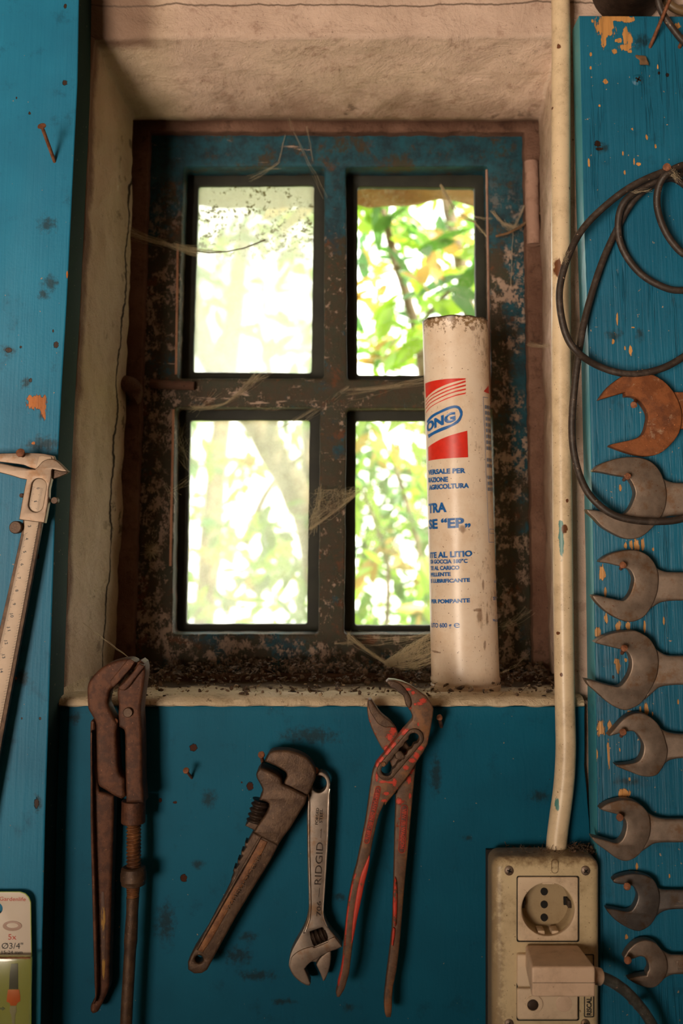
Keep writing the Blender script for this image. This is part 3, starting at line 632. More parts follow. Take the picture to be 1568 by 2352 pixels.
# ---------------------------------------------------------------- spanners
SP = [
 ('rusty orange open end spanner, topmost of the row, partly behind the cable coil', 'orange', Z(1268, 820, 4.9, [(525,482),(570,415),(640,330),(770,228),(870,190),(1000,185),(1150,205),(1290,300),(1390,430),(1450,580),(1460,700),(1430,850),(1330,990),(1200,1090),(1050,1115),(900,1090),(760,1045),(650,1003),(662,985),(760,960),(900,930),(1000,890),(1045,830),(1070,740),(1080,650),(1040,560),(980,490),(915,445),(828,442),(822,395),(700,430),(610,457)]), [(1535, 905), (1940, 905), (1940, 985), (1530, 985)], [(1462, 914), (1455, 930)], .028),
 ('large grey open end spanner crossed by the black cable', 'steel', Z(1268, 820, 4.9, [(460,1270),(530,1212),(640,1168),(760,1135),(900,1125),(1020,1140),(1130,1190),(1210,1280),(1255,1380),(1285,1500),(1285,1600),(1270,1700),(1220,1810),(1120,1930),(1010,2020),(900,2050),(800,2040),(680,1985),(560,1910),(470,1815),(400,1750),(387,1714),(480,1722),(600,1745),(750,1765),(825,1755),(880,1690),(920,1600),(935,1530),(915,1450),(870,1375),(815,1348),(700,1330),(560,1300),(470,1288)]), Z(1268, 820, 4.9, [(1180,1330),(1250,1365),(1310,1395),(1400,1415),(3150,1425),(3150,1790),(1400,1790),(1300,1800),(1180,1850)]), [(1432, 1102), (1441, 1094)], 0),
 ('grey open end spanner with small rust pits, below the one crossed by cable', 'steel', Z(1268, 1240, 4.9, [(530,240),(600,185),(700,142),(850,115),(960,120),(1070,170),(1150,260),(1190,370),(1197,470),(1180,600),(1130,730),(1050,850),(960,908),(850,925),(740,890),(620,820),(530,740),(460,655),(452,622),(520,625),(620,650),(760,680),(820,675),(880,600),(912,500),(918,430),(880,345),(810,310),(740,292),(640,267),(545,254)]), Z(1268, 1240, 4.9, [(1120,270),(1180,318),(1260,352),(1360,364),(3150,368),(3150,680),(1400,686),(1250,700),(1170,735),(1080,800)]), [(1425, 1306), (1430, 1298)], 0),
 ('largest grey spanner, its lower jaw reaching past the plank edge', 'steel2', Z(1268, 1240, 4.9, [(475,1155),(560,1095),(700,1045),(860,1025),(960,1030),(1080,1100),(1150,1190),(1190,1300),(1197,1420),(1170,1560),(1100,1700),(1010,1830),(920,1890),(820,1920),(700,1880),(600,1810),(490,1710),(410,1640),(366,1566),(440,1580),(560,1615),(680,1645),(745,1655),(800,1620),(860,1530),(893,1430),(888,1340),(855,1275),(800,1243),(700,1217),(600,1192),(500,1166)]), Z(1268, 1240, 4.9, [(1110,1180),(1185,1240),(1270,1292),(1360,1306),(3150,1312),(3150,1632),(1400,1636),(1220,1660),(1150,1710),(1050,1800)]), [(1428, 1500), (1433, 1489)], 0),
 ('grey spanner with a narrow open jaw, fifth of the row', 'steel2', Z(1268, 1240, 4.9, [(635,2206),(700,2130),(790,2030),(880,1970),(980,1950),(1080,1980),(1180,2060),(1240,2160),(1280,2280),(1300,2380),(1280,2490),(1220,2600),(1175,2650),(1090,2670),(985,2655),(880,2615),(800,2585),(726,2552),(715,2538),(830,2530),(930,2510),(985,2480),(1020,2420),(1032,2340),(1022,2290),(990,2230),(950,2180),(900,2155),(830,2162),(780,2175),(700,2197),(650,2210)]), Z(1268, 1240, 4.9, [(1190,2090),(1250,2140),(1340,2175),(1470,2188),(3150,2190),(3150,2460),(1470,2462),(1340,2480),(1260,2530),(1180,2610)]), [(1426, 1690), (1430, 1682)], 0),
 ('plain grey spanner beside the top of the socket box', 'steel2', Z(1268, 1700, 3.607, [(396,572),(450,533),(520,508),(600,495),(690,512),(760,560),(800,620),(815,700),(810,790),(770,880),(720,950),(660,992),(600,1004),(530,980),(450,920),(380,870),(335,825),(328,802),(400,820),(470,840),(540,855),(590,810),(613,730),(608,670),(580,638),(540,617),(480,602),(420,585)]), Z(1268, 1700, 3.607, [(760,570),(810,612),(870,642),(960,656),(2320,656),(2320,850),(960,852),(850,860),(800,890),(740,930)]), [(1421, 1882), (1423, 1878)], 0),
 ('dark blued spanner marked 6 beside the round socket', 'dark', Z(1268, 1700, 3.607, [(503,1165),(520,1148),(570,1128),(640,1112),(700,1110),(780,1125),(840,1160),(870,1210),(890,1280),(890,1350),(870,1440),(820,1530),(740,1580),(680,1580),(600,1545),(520,1490),(460,1425),(446,1396),(520,1405),(600,1422),(640,1420),(670,1400),(698,1350),(710,1300),(700,1260),(680,1222),(640,1203),(570,1197),(515,1185)]), Z(1268, 1700, 3.607, [(820,1170),(880,1225),(940,1243),(2200,1245),(2200,1405),(1040,1405),(940,1418),(880,1450),(830,1500)]), [(1437, 2040), (1440, 2036)], 0),
 ('smallest spanner, marked 13, lowest of the row', 'steel2', Z(1268, 1700, 3.607, [(595,1805),(612,1770),(640,1730),(700,1680),(780,1660),(850,1680),(900,1730),(940,1790),(955,1850),(955,1920),(920,1990),(860,2045),(800,2055),(740,2040),(680,2015),(628,1983),(700,1962),(783,1950),(786,1925),(800,1900),(795,1850),(770,1808),(730,1795),(680,1812),(640,1822),(605,1824)]), Z(1268, 1700, 3.607, [(900,1735),(950,1765),(1000,1782),(2150,1786),(2150,1945),(1040,1945),(990,1950),(940,1975),(890,2015)]), [(1440, 2210), (1441, 2206)], 0),
]
MM = {'orange': M_orange, 'steel': M_steel, 'steel2': M_steel2, 'dark': M_steel_dark}
for i, (lab, m, head, handle, nl, dz) in enumerate(SP):
    T = .0095 if i < 6 else .0075; yf = YR-T-.0025
    cx = sum(p[0] for p in head)/len(head); cy = sum(p[1] for p in head)/len(head)
    root = thing('open_end_spanner', P(cx, cy, YR), lab, 'spanner', 'spanners hanging on the right plank')
    plate('jaw_head', [head], yf, T, MM[m], root, .0009, 3, 60)
    if i == 0: plate('handle', [[(1540, 900), (1900, 905), (1925, 925), (1925, 965), (1900, 985), (1540, 985)]], yf+.0025, T-.005, MM[m], root, .001, 0)
    else: plate('handle', [handle], yf+.0022, T-.0044, MM[m], root, .0014, 3, 60)
    nail(nl[0], nl[1], YR, .018 if i else .022, 'rusty nail holding the '+['rusty orange spanner', 'spanner crossed by cable', 'pitted grey spanner', 'largest spanner', 'fifth spanner of the row', 'plain spanner beside the socket box', 'dark blued spanner', 'smallest spanner'][i], hr=.0024, r=.0013, mat=M_nail, group='nails carrying the spanners')
    if i == 6:
        link('size_mark', join([flat_text('6', 1566, 2074, 90, 10, 6, yf+.0021), plate_mesh([[(1548, 2079), (1600, 2079), (1600, 2080.2), (1548, 2080.2)]], yf+.0018, .0006, .0001, 0)]), M_chrome, root)
    if i == 7:
        link('size_mark', flat_text('13', 1566, 2228, 90, 10, 14, yf+.0021), M_chrome, root)
        link('mark_frame', plate_mesh([rrect(1554, 2208, 1600, 2230, 2), rrect(1556, 2210, 1598, 2228, 1)], yf+.0018, .0008, .0001, 0), M_chrome, root)
# ---------------------------------------------------------------- conduit
pp = [(1286, -60, 22), (1288, 100, 22), (1287.5, 500, 22.5), (1289, 900, 23.3), (1292, 1240, 24), (1295, 1500, 24.4), (1298, 1660, 24.6), (1299, 1710, 24.8), (1297, 1770, 24.8), (1292, 1825, 24.8), (1284.5, 1880, 25), (1278, 1935, 25.6), (1276, 1985, 26)]
sm_ = crom([(a, b) for a, b, c in pp], 6, False)
pts = [P(a, b, PIPE_Y) for a, b in sm_]
o = tube('conduit', pts, .0072, M_pipe, None, 24); tag(o, 'cream conduit pipe running down the wall into the socket box', 'pipe')
# ---------------------------------------------------------------- socket box
SY = -.034
sb = thing('socket_box', P(1250, 2150, 0), 'grubby cream surface-mounted double socket box at the bottom of the conduit', 'socket box')
FR = rrect(1131, 1972, 1378, 2460, 26)
hole1 = rrect(1186, 2012, 1330, 2164, 5); hole2 = rrect(1186, 2190, 1330, 2270, 5); hole3 = rrect(1186, 2269, 1330, 2345, 5)
def cut(me, cutter):
    a = bpy.data.objects.new('a', me); b = bpy.data.objects.new('b', cutter); COL.objects.link(a); COL.objects.link(b)
    m = a.modifiers.new('b', 'BOOLEAN'); m.object = b; m.operation = 'DIFFERENCE'; m.solver = 'EXACT'
    dg = bpy.context.evaluated_depsgraph_get(); r = bpy.data.meshes.new_from_object(a.evaluated_get(dg))
    bpy.data.objects.remove(a); bpy.data.objects.remove(b); return r
def cyl_mesh(c, r0, r1, y0, y1, n=56):
    bm = bmesh.new(); add_tube(bm, [(c.x, y0, c.z), (c.x, y1, c.z)], [r0, r1], n)
    bmesh.ops.recalc_face_normals(bm, faces=bm.faces); me = bpy.data.meshes.new('m'); bm.to_mesh(me); bm.free(); return me
SC = P(1258.5, 2089, SY); SK = (P(1259.5, 2089, SY)-SC).length
link('cover', cut(plate_mesh([FR], SY, .030, .0065, 0, bres=5), cyl_mesh(SC, 61*SK, 55*SK, SY-.002, SY+.0135)), M_cream, sb)
plate('back_plate', [[(1116, 1952), (1374, 1952), (1374, 2430), (1116, 2430)]], -.004, .0038, M_dark, sb, .0008, 0)
def frame_groove(q, nm): link(nm, plate_mesh([q, [(784+(x-784)*1, y) for x, y in shrink(q, 2.6)]], SY-.0004, .001, .0002, 0), M_dark, sb)
def shrink(q, d):
    cx = (min(p[0] for p in q)+max(p[0] for p in q))/2; cy = (min(p[1] for p in q)+max(p[1] for p in q))/2
    hx = (max(p[0] for p in q)-cx); hy = (max(p[1] for p in q)-cy)
    return [(cx+(x-cx)*(hx-d)/hx, cy+(y-cy)*(hy-d)/hy) for x, y in q]
for q in (hole1,): frame_groove(q, 'insert_gap')
frame_groove(rrect(1186, 2190, 1330, 2345, 5), 'insert_gap')
sock = link('socket_insert', plate_mesh([shrink(hole1, 3), circ(1258.5, 2089, 61.5, 48)], SY-.0015, .0035, .0005, 0), M_cream2, sb)
for py in (2047.5, 2077, 2107): link('pin_hole', cyl_mesh(P(1249, py, SY+.0134), 8.4*SK, 8.4*SK, SY+.0128, SY+.0137, 20), M_dark, sock)
for sx in (-1, 1):
    box('earth_clip', (SC.x+sx*54*SK, SY+.0095, SC.z+.0012), (9*SK, .008, 16*SK), M_iron_dark, sock, .0004)
    box('earth_clip_slot', (SC.x+sx*49*SK, SY+.0128, SC.z+.0012), (9*SK, .0014, 18*SK), M_dark, sock, .0002)
for dx in (-16, 16): box('lug', (SC.x+dx*SK, SY+.0065, SC.z-53*SK), (17*SK, .010, 11*SK), M_cream2, sock, .0012)
box('key_notch', (SC.x+2*SK, SY+.0062, SC.z+57*SK), (28*SK, .012, 6*SK), M_cream2, sock, .0006)
link('switch_module', plate_mesh([shrink(rrect(1187, 2192, 1328, 2268, 5), 1)], SY-.004, .006, .0009, 0), M_cream2, sb)
md = link('indicator_module', plate_mesh([shrink(rrect(1187, 2270, 1328, 2343, 5), 1)], SY-.003, .005, .0009, 0), M_cream2, sb)
link('indicator_ring', plate_mesh([circ(1227, 2307, 20, 32), circ(1224, 2309, 13, 32)], SY-.0038, .001, .0003, 0), M_cream2, md)
link('indicator_lens', plate_mesh([circ(1224, 2309, 12.5, 32)], SY-.0036, .0016, .0006, 0), M_iron_dark, md)
link('round_dimple', plate_mesh([circ(1295, 2306, 19, 32)], SY-.0033, .0008, .00035, 0), M_plug, md)
for x, y in ((1169, 2000), (1344.5, 2000), (1169, 2352), (1344, 2352)): phillips('cover_screw', x, y, SY-.0004, 10.5, M_steel, sb)
lb = link('label_border', plate_mesh([rrect(1341, 2192, 1364, 2337, 3), rrect(1343.2, 2194.2, 1361.8, 2334.8, 2)], SY-.0004, .0006, .0001, 0), M_black, sb)
link('label_letters', flat_text('RISCAL', 1357.5, 2332, 90, 11, 42, SY, .03, .0003), M_black, lb)
link('flow_mark', plate_mesh([rrect(1266, 1974, 1282, 2006, 7), rrect(1267, 1975, 1281, 2005, 6.4)], SY-.0002, .0005, .0001, 0), M_mud, sb)
# dust lying in the gap above the box
def crumbs(name, n, fx, mat, label=None, cat=None, kind='stuff', size=(.0008, .003), flat=.5, parent=None, stringy=0):
    bm = bmesh.new()
    for i in range(n):
        c, s = fx(), random.uniform(*size)**1.0
        M = Matrix.Translation(c) @ Matrix.Rotation(random.uniform(0, 6.3), 4, (random.random()-.5, random.random()-.5, random.random())) @ Matrix.Diagonal((s*random.uniform(.6, 1.6), s*random.uniform(.6, 1.4), s*flat*random.uniform(.5, 1.5), 1))
        vs = bmesh.ops.create_icosphere(bm, subdivisions=1, radius=.5, matrix=M)['verts']
        for v in vs: v.co += Vector([mnoise.noise(v.co*900+Vector((k*5, i, 0))) for k in range(3)])*s*.25
    for i in range(stringy):
        a = fx(); d = Vector([random.uniform(-1, 1) for _ in range(3)])*.005; m = Vector([random.uniform(-1, 1) for _ in range(3)])*.002
        add_tube(bm, [a-d, a-d*.3+m, a+d*.4-m, a+d], random.uniform(.00008, .0002), 4)
    o = link(name, from_bm(bm), mat, parent)
    if label: tag(o, label, cat, None, kind)
    return o
def above_box():
    x = random.triangular(1150, 1374, 1340); Y = -random.uniform(.001, .022); return P(x, 1949+Y/-.034*22-abs(random.gauss(0, 7 if x > 1305 else 2.5)), Y)
crumbs('dust', 420, above_box, M_debris, 'brown fluff and dust heaped on top of the socket box', 'dust', size=(.0006, .0026), stringy=110)
# ---------------------------------------------------------------- plug with its flex
pg = thing('plug', P(1290, 2245, SY), 'ivory plug pushed into the socket box, black flex leaving to the right', 'plug')
def plug_body():
    bm = bmesh.new(); yf = -.072; q = [P(1221, 2221, yf), P(1367, 2221, yf), P(1367, 2291, yf), P(1221, 2291, yf)]
    yb = SY-.003
    vf = [bm.verts.new(v) for v in q]; vb = [bm.verts.new((v.x+(.002 if i in (0, 3) else -.003), yb, v.z+(0 if i < 2 else .004))) for i, v in enumerate(q)]
    bm.faces.new(vf); bm.faces.new(vb[::-1])
    for i in range(4): bm.faces.new((vf[i], vb[i], vb[(i+1) % 4], vf[(i+1) % 4]))
    bmesh.ops.recalc_face_normals(bm, faces=bm.faces)
    bmesh.ops.bevel(bm, geom=bm.edges[:], offset=.0016, segments=3, affect='EDGES', profile=.6); return from_bm(bm)
body = link('plug_body', plug_body(), M_plug, pg, 50)
yf = -.072
link('seam', plate_mesh([[(1223, 2257), (1366, 2257), (1366, 2258), (1223, 2258)]], yf-.0001, .0004, .00005, 0), M_dark, body)
tube('cord_grip', [P(1360, 2240, -.055), P(1376, 2243, -.053)], .0052, M_plug, pg, 20)
cp = crom([(1366, 2240), (1388, 2247), (1412, 2259), (1440, 2280), (1466, 2308), (1488, 2338), (1510, 2380), (1530, 2425)], 6, False)
tube('flex', [P(a, b, -.053+.00028*min(i, 60)) for i, (a, b) in enumerate(cp)], .0036, M_cord, pg, 16)
# ---------------------------------------------------------------- black cable coil
cb = thing('cable_coil', P(1531, 390, YR), 'dusty black cable hung in loose loops on the right plank', 'cable')
def cab(ptsy, r=.0026, name='loop'):
    c = crom(ptsy, 7, False); return tube(name, [P(a, b, y) for a, b, y in c], r, M_cable, cb, 14)
cab([(1590, 806, -.030), (1660, 760, -.027), (1735, 690, -.026), (1765, 590, -.026), (1730, 480, -.027), (1660, 410, -.030), (1610, 386, -.033), (1568, 386, -.036), (1520, 396, -.040), (1450, 428, -.040), (1385, 477, -.037), (1335, 530, -.036), (1304, 590, -.0385), (1286, 655, -.0385), (1286, 710, -.0385), (1300, 770, -.0385), (1325, 808, -.038), (1368, 838, -.031), (1420, 856, -.031), (1470, 858, -.031), (1530, 842, -.031), (1590, 806, -.030)])
cab([(1640, 400, -.028), (1580, 398, -.030), (1530, 408, -.034), (1478, 430, -.034), (1440, 456, -.0335), (1422, 490, -.031), (1420, 540, -.028), (1436, 585, -.027), (1470, 628, -.026), (1515, 656, -.026), (1560, 667, -.026), (1640, 655, -.026), (1705, 610, -.026), (1725, 530, -.026), (1700, 450, -.027), (1640, 402, -.028)])
cab([(1590, 440, -.025), (1545, 410, -.027), (1500, 425, -.028), (1462, 452, -.028), (1435, 490, -.026), (1420, 520, -.025), (1398, 565, -.025), (1376, 620, -.026), (1354, 690, -.027), (1338, 755, -.028), (1326, 830, -.030), (1318, 900, -.030), (1313, 970, -.029), (1316, 1030, -.028), (1330, 1090, -.030), (1356, 1140, -.034), (1400, 1178, -.036), (1450, 1194, -.0365), (1510, 1198, -.037), (1570, 1190, -.037), (1660, 1150, -.036), (1750, 1060, -.034), (1800, 920, -.028), (1800, 740, -.026), (1750, 580, -.025), (1670, 480, -.025), (1590, 440, -.025)])
cab([(1600, 372, -.044), (1560, 382, -.046), (1532, 398, -.047), (1514, 424, -.044), (1508, 465, -.040), (1518, 510, -.036), (1540, 552, -.034), (1575, 586, -.033), (1630, 590, -.032), (1680, 540, -.032), (1690, 460, -.034), (1650, 395, -.040), (1600, 372, -.044)])
# ---------------------------------------------------------------- top right: conduit box and wires
jb = thing('junction_box', P(1440, 0, WY), 'dark grimy round junction box cut by the top edge above the right plank', 'junction box')
o = link('box_body', cyl_mesh(P(1452, -45, -.01), .026, .028, -.03, .009, 40), M_iron_dark, jb)
box('cable_entry', P(1500, -12, -.015), (.012, .02, .012), M_dark, jb, .002)
wr = tube('wire', [P(a, b, y) for a, b, y in crom([(1505, -60, -.034), (1510, -5, -.034), (1520, 28, -.032), (1545, 66, -.030), (1575, 100, -.028), (1640, 140, -.026)], 6, False)], .0026, M_cable, None, 12)
tag(wr, 'black wire slanting across the top right corner of the plank', 'wire')
wr = tube('wire', [P(a, b, y) for a, b, y in crom([(1520, -30, -.006), (1535, 8, -.006), (1570, 26, -.006), (1640, 30, -.006)], 6, False)], .0035, M_cream, None, 12)
tag(wr, 'pale wire behind the black one in the top right corner', 'wire')
# ---------------------------------------------------------------- caliper
CY = -.046
ca = thing('caliper', P(60, 1060, YL), 'steel vernier caliper hanging from a nail at the left edge', 'caliper')
o3 = lambda pts: Z(0, 900, 3.136, pts)
fj = plate('fixed_jaw', [o3([(-160, 452), (-60, 446), (60, 442), (180, 440), (262, 441), (330, 448), (386, 460), (400, 500), (395, 560), (330, 566), (250, 556), (200, 540), (170, 527), (100, 517), (0, 505), (-160, 486)])], CY+.0025, .0042, M_caliper, ca, .0005, 2, 40)
link('beam_face', plate_mesh([o3([(256, 553), (282, 466), (300, 459), (366, 466), (372, 478), (330, 560)])], CY+.0018, .0012, .0003, 0), M_caliper_face, fj)
def stadium(cx, cy, r, half, deg):
    o = []; ax = Vector((-math.sin(math.radians(deg)), math.cos(math.radians(deg)))); nx = Vector((ax.y, -ax.x))
    for sg in (1, -1):
        for k in range(13):
            an = math.radians(-90+k*15); o.append(tuple(Vector((cx, cy))+ax*sg*half+(ax*math.cos(an)+nx*math.sin(an))*sg*r))
    return o
win_ = stadium(*o3([(268, 745)])[0], 16.5, 22, 10)
plate('slider', [o3([(-160, 512), (0, 512), (90, 532), (180, 548), (200, 553), (250, 556), (275, 535), (300, 505), (335, 486), (370, 484), (400, 490), (436, 520), (470, 555), (492, 576), (440, 573), (378, 558), (372, 568), (368, 630), (352, 700), (346, 800), (320, 945), (228, 934), (135, 920), (150, 830), (165, 750), (176, 690), (190, 632), (150, 626), (95, 608), (0, 583), (-160, 545)]), win_], CY, .0062, M_caliper, ca, .0007, 2, 38)
plate('inside_jaw', [o3([(374, 562), (388, 560), (432, 571), (488, 578), (478, 590), (430, 612), (380, 628), (366, 630)])], CY+.0035, .0036, M_iron, ca, .0005, 0)
BE = [(56, 1175), (97, 1175), (97, 1200), (60.6, 1400), (24, 1597), (-70, 2110), (-150, 2110), (-112, 1930), (-36, 1600), (2, 1430), (48, 1228)]
bm_ = plate('beam', [BE+[]], CY+.0030, .0040, M_iron, ca, .0004, 0)
link('beam_scale_face', plate_mesh([[(57, 1176), (88, 1180), (89, 1200), (52, 1400), (16, 1590), (-84, 2100), (-140, 2100), (-28, 1605), (9, 1440), (54, 1230)]], CY+.0024, .001, .0002, 0), M_caliper_face, bm_)
link('window_scale', plate_mesh([stadium(*o3([(270, 748)])[0], 17.5, 22, 10)], CY+.0014, .0012, .0002, 0), M_caliper_face, bm_)
# graduations along the beam
def grads():
    L0, L1 = Vector((53, 1230)), Vector((-26, 1600)); R0, R1 = Vector((91, 1205)), Vector((16.5, 1590))
    out = []; k0 = 0
    for i in range(0, 190):
        t = i*3.12/378.0
        a = L0.lerp(L1, t) if True else 0; b = R0.lerp(R1, t)
        d = (b-a).normalized(); n = Vector((-d.y, d.x))*.33
        Lm = 11 if i % 10 == 0 else (8.5 if i % 5 == 0 else 6)
        for s, e in ((a+d*1.2, a+d*(1.2+Lm)),): out.append([tuple(s+n), tuple(e+n), tuple(e-n), tuple(s-n)])
        if i % 2 == 0:
            Lr = 11 if i % 8 == 0 else 8
            s, e = b-d*1, b-d*(1+Lr*.75); out.append([tuple(s+n), tuple(e+n), tuple(e-n), tuple(s-n)])
    bm = bmesh.new()
    for q in out: bm.faces.new([bm.verts.new(P(x, y, CY+.00225)) for x, y in q])
    me = from_bm(bm)
    nums = []
    for k, (x, y) in {3: (66, 1211), 4: (60, 1240), 5: (55, 1270), 6: (49, 1299), 7: (42, 1330), 8: (37, 1359), 9: (31, 1390), 10: (25, 1418), 11: (18, 1449), 12: (12, 1480), 13: (6, 1512), 14: (1, 1545)}.items():
        nums.append(flat_text(str(k), x-2, y-4*len(str(k)), -78, 7, 4.5*len(str(k)), CY+.0023, .02, .0001))
    return join([me]+nums)
link('scale_markings', grads(), M_black, bm_)
bm = bmesh.new()
for i in range(17):
    a = Vector((73+(-.19)*i*3, 1118+i*3.1)); L = 8 if i % 5 == 0 else 5.5
    d = Vector((.985, .17)); n = Vector((-d.y, d.x))*.3
    for s in (a, a+d*(26-L)): bm.faces.new([bm.verts.new(P(*v, CY+.00125)) for v in (s+n, s+d*L+n, s+d*L-n, s-n)])
link('vernier_markings', join([from_bm(bm), flat_text('0', 84, 1120, -80, 6.5, 4, CY+.0013, .02, .0001), flat_text('1', 78, 1151, -80, 6.5, 2.4, CY+.0013, .02, .0001)]), M_black, bm_)
def knob(name, px, py, Y0, Y1, rpx, mat, parent):
    c = P(px, py, Y0); r = (P(px+rpx, py, Y0)-c).length; bm = bmesh.new()
    add_tube(bm, [(c.x, Y1, c.z), (c.x, Y0+.0006, c.z), (c.x, Y0, c.z)], [r, r, r*.88], 30); return link(name, from_bm(bm), mat, parent)
knob('thumb_wheel', *o3([(109, 976)])[0], CY-.001, CY+.005, 14.5, M_iron, ca)
knob('lock_screw', *o3([(152, 746)])[0], CY, CY+.004, 5, M_rust, ca)
knob('clamp_knob', *o3([(390, 782)])[0], CY+.003, CY+.008, 8, M_iron, ca)
# ---------------------------------------------------------------- rusty two-handled pipe wrench
o4 = lambda pts: Z(190, 1480, 4.9, pts)
RY = -.030
sw = thing('pipe_wrench', P(262, 1660, 0), 'rusty two-handled corner pipe wrench hanging at the left below the window', 'pipe wrench')
rj = plate('right_jaw', [o4([(598, 205), (650, 182), (690, 212), (706, 300), (692, 420), (672, 560), (652, 720), (660, 900), (668, 1200), (668, 1500), (690, 1790), (484, 1790), (474, 1400), (470, 1060), (466, 990), (448, 958), (402, 932), (395, 800), (400, 700), (388, 600), (388, 520), (430, 440), (510, 365), (560, 312), (600, 232)])], RY, .019, M_rust, sw, .0022, 3, 42)
lj = plate('left_jaw', [o4([(45, 520), (62, 430), (120, 350), (200, 272), (300, 213), (420, 175), (530, 163), (590, 188), (596, 205), (565, 262), (510, 320), (450, 372), (390, 448), (330, 495), (300, 530), (285, 600), (275, 660), (305, 740), (350, 830), (390, 905), (372, 980), (378, 1100), (386, 1250), (398, 1430), (430, 1485), (462, 1520), (466, 1580), (466, 1640), (480, 1715), (432, 1748), (350, 1710), (250, 1645), (182, 1600), (160, 1530), (150, 1300), (145, 1000), (140, 890), (90, 790), (55, 720)])], RY-.002, .016, M_rust, sw, .0022, 3, 42)
plate('jaw_tooth_bar', [o4([(306, 412), (500, 175), (540, 168), (588, 196), (540, 270), (440, 385), (350, 482), (318, 470)])], RY-.004, .004, M_rust, lj, .0008, 0)
plate('jaw_tooth_bar', [o4([(398, 488), (470, 420), (560, 318), (612, 240), (636, 215), (692, 240), (690, 262), (600, 370), (520, 480), (470, 522), (420, 516)])], RY-.003, .005, M_rust, rj, .0010, 0)
knob('rivet', *o4([(505, 770)])[0], RY-.0022, RY+.002, 11, M_iron, rj)
# lower link between ferrule and screw
c1, c2 = P(307, 1838, -.020), P(306, 1890, -.020)
bm = bmesh.new(); add_tube(bm, [c1, c1.lerp(c2, .02), c1.lerp(c2, .96), c2], [.0078, .0083, .0083, .0078], 28); link('ferrule', from_bm(bm), M_rust, sw)
def screw(name, a, b, r, pitch, mat, parent, depth=.18, sides=26, n_per=10, taper=1.0):
    a, b = Vector(a), Vector(b); L = (b-a).length; d = (b-a)/L; u = d.cross(Vector((0, 1, 0))).normalized(); v = d.cross(u); bm = bmesh.new()
    n = max(3, int(L/pitch*n_per)); rows = []
    for i in range(n+1):
        t = i/n; row = []
        for k in range(sides):
            ph = (t*L/pitch-k/sides) % 1.0; rr = r*(1-depth*abs(2*ph-1)**1.4)*(1+(taper-1)*t)
            th = 2*math.pi*k/sides; row.append(bm.verts.new(a+d*L*t+(u*math.cos(th)+v*math.sin(th))*rr))
        rows.append(row)
    for i in range(n):
        for k in range(sides): bm.faces.new((rows[i][k], rows[i][(k+1) % sides], rows[i+1][(k+1) % sides], rows[i+1][k]))
    bm.faces.new(rows[0][::-1]); bm.faces.new(rows[-1]); return link(name, from_bm(bm), mat, parent, 80)
screw('threaded_spindle', P(307, 1886, -.020), P(307, 1996, -.020), .0052, .0024, M_rust_thread, sw, .24)
a, b_ = P(306.5, 1990, -.020), P(306.5, 2033, -.020)
bm = bmesh.new(); add_tube(bm, [a, a.lerp(b_, .08), a.lerp(b_, .3), a.lerp(b_, .34), a.lerp(b_, .72), a.lerp(b_, .76), a.lerp(b_, .94), b_], [.0070, .0083, .0086, .0089, .0089, .0085, .0083, .007], 60)
for v in bm.verts:
    t = (v.co-a).dot(b_-a)/(b_-a).length_squared
    if .32 < t < .78: v.co.x += 0
nut = link('knurled_nut', from_bm(bm), M_iron, sw)
screw('spindle_end', P(306, 2030, -.020), P(305, 2066, -.020), .0050, .0014, M_rust_thread, sw, .14, taper=.82)
rod = [(305, 2060), (303, 2110), (299, 2180), (295, 2250), (291, 2320), (288, 2400), (286, 2520)]
bm = bmesh.new(); add_tube(bm, [P(x, y, -.020) for x, y in crom(rod, 4, False)], [.0041+.00075*min(1, abs(i-3)/6) if i < 8 else .0041 for i in range(25)], 20); link('right_handle', from_bm(bm), M_iron, sw)
# left handle: a pressed channel, seen edge on
H = Z(160, 1450, 2.608, [(122, 548), (136, 528), (150, 545), (158, 700), (168, 900), (180, 960), (264, 985), (264, 1100), (252, 1500), (244, 1800), (238, 2000), (236, 2130), (215, 2190), (190, 2240), (165, 2285), (135, 2296), (121, 2275), (126, 2240), (150, 2190), (148, 2120), (140, 1850), (132, 1500), (124, 1100), (119, 700)])
lh = plate('left_handle', [H], -.016, .013, M_rust, sw, .0022, 3, 50)
Hr = Z(160, 1450, 2.608, [(124, 600), (134, 600), (140, 1100), (152, 1500), (162, 1850), (166, 2120), (160, 2200), (148, 2235), (134, 2232), (150, 2190), (147, 2120), (139, 1850), (131, 1500), (123, 1100)])
plate('channel_flange', [Hr], -.021, .008, M_rust, lh, .0010, 2)
t_ = NT('old yellow paint left in the channel'); t_.bsdf(t_.mix(t_.sm(t_.noise(90, 6, .7, (2, 1, .5)), .5, .56), (.07, .026, .012), (.30, .15, .012)), .6)
plate('paint_streak', [Z(160, 1450, 2.608, [(190, 1560), (205, 1560), (214, 1750), (212, 2000), (205, 2090), (196, 2060), (188, 1800)])], -.0162, .0004, t_.m, lh, .0001, 2)
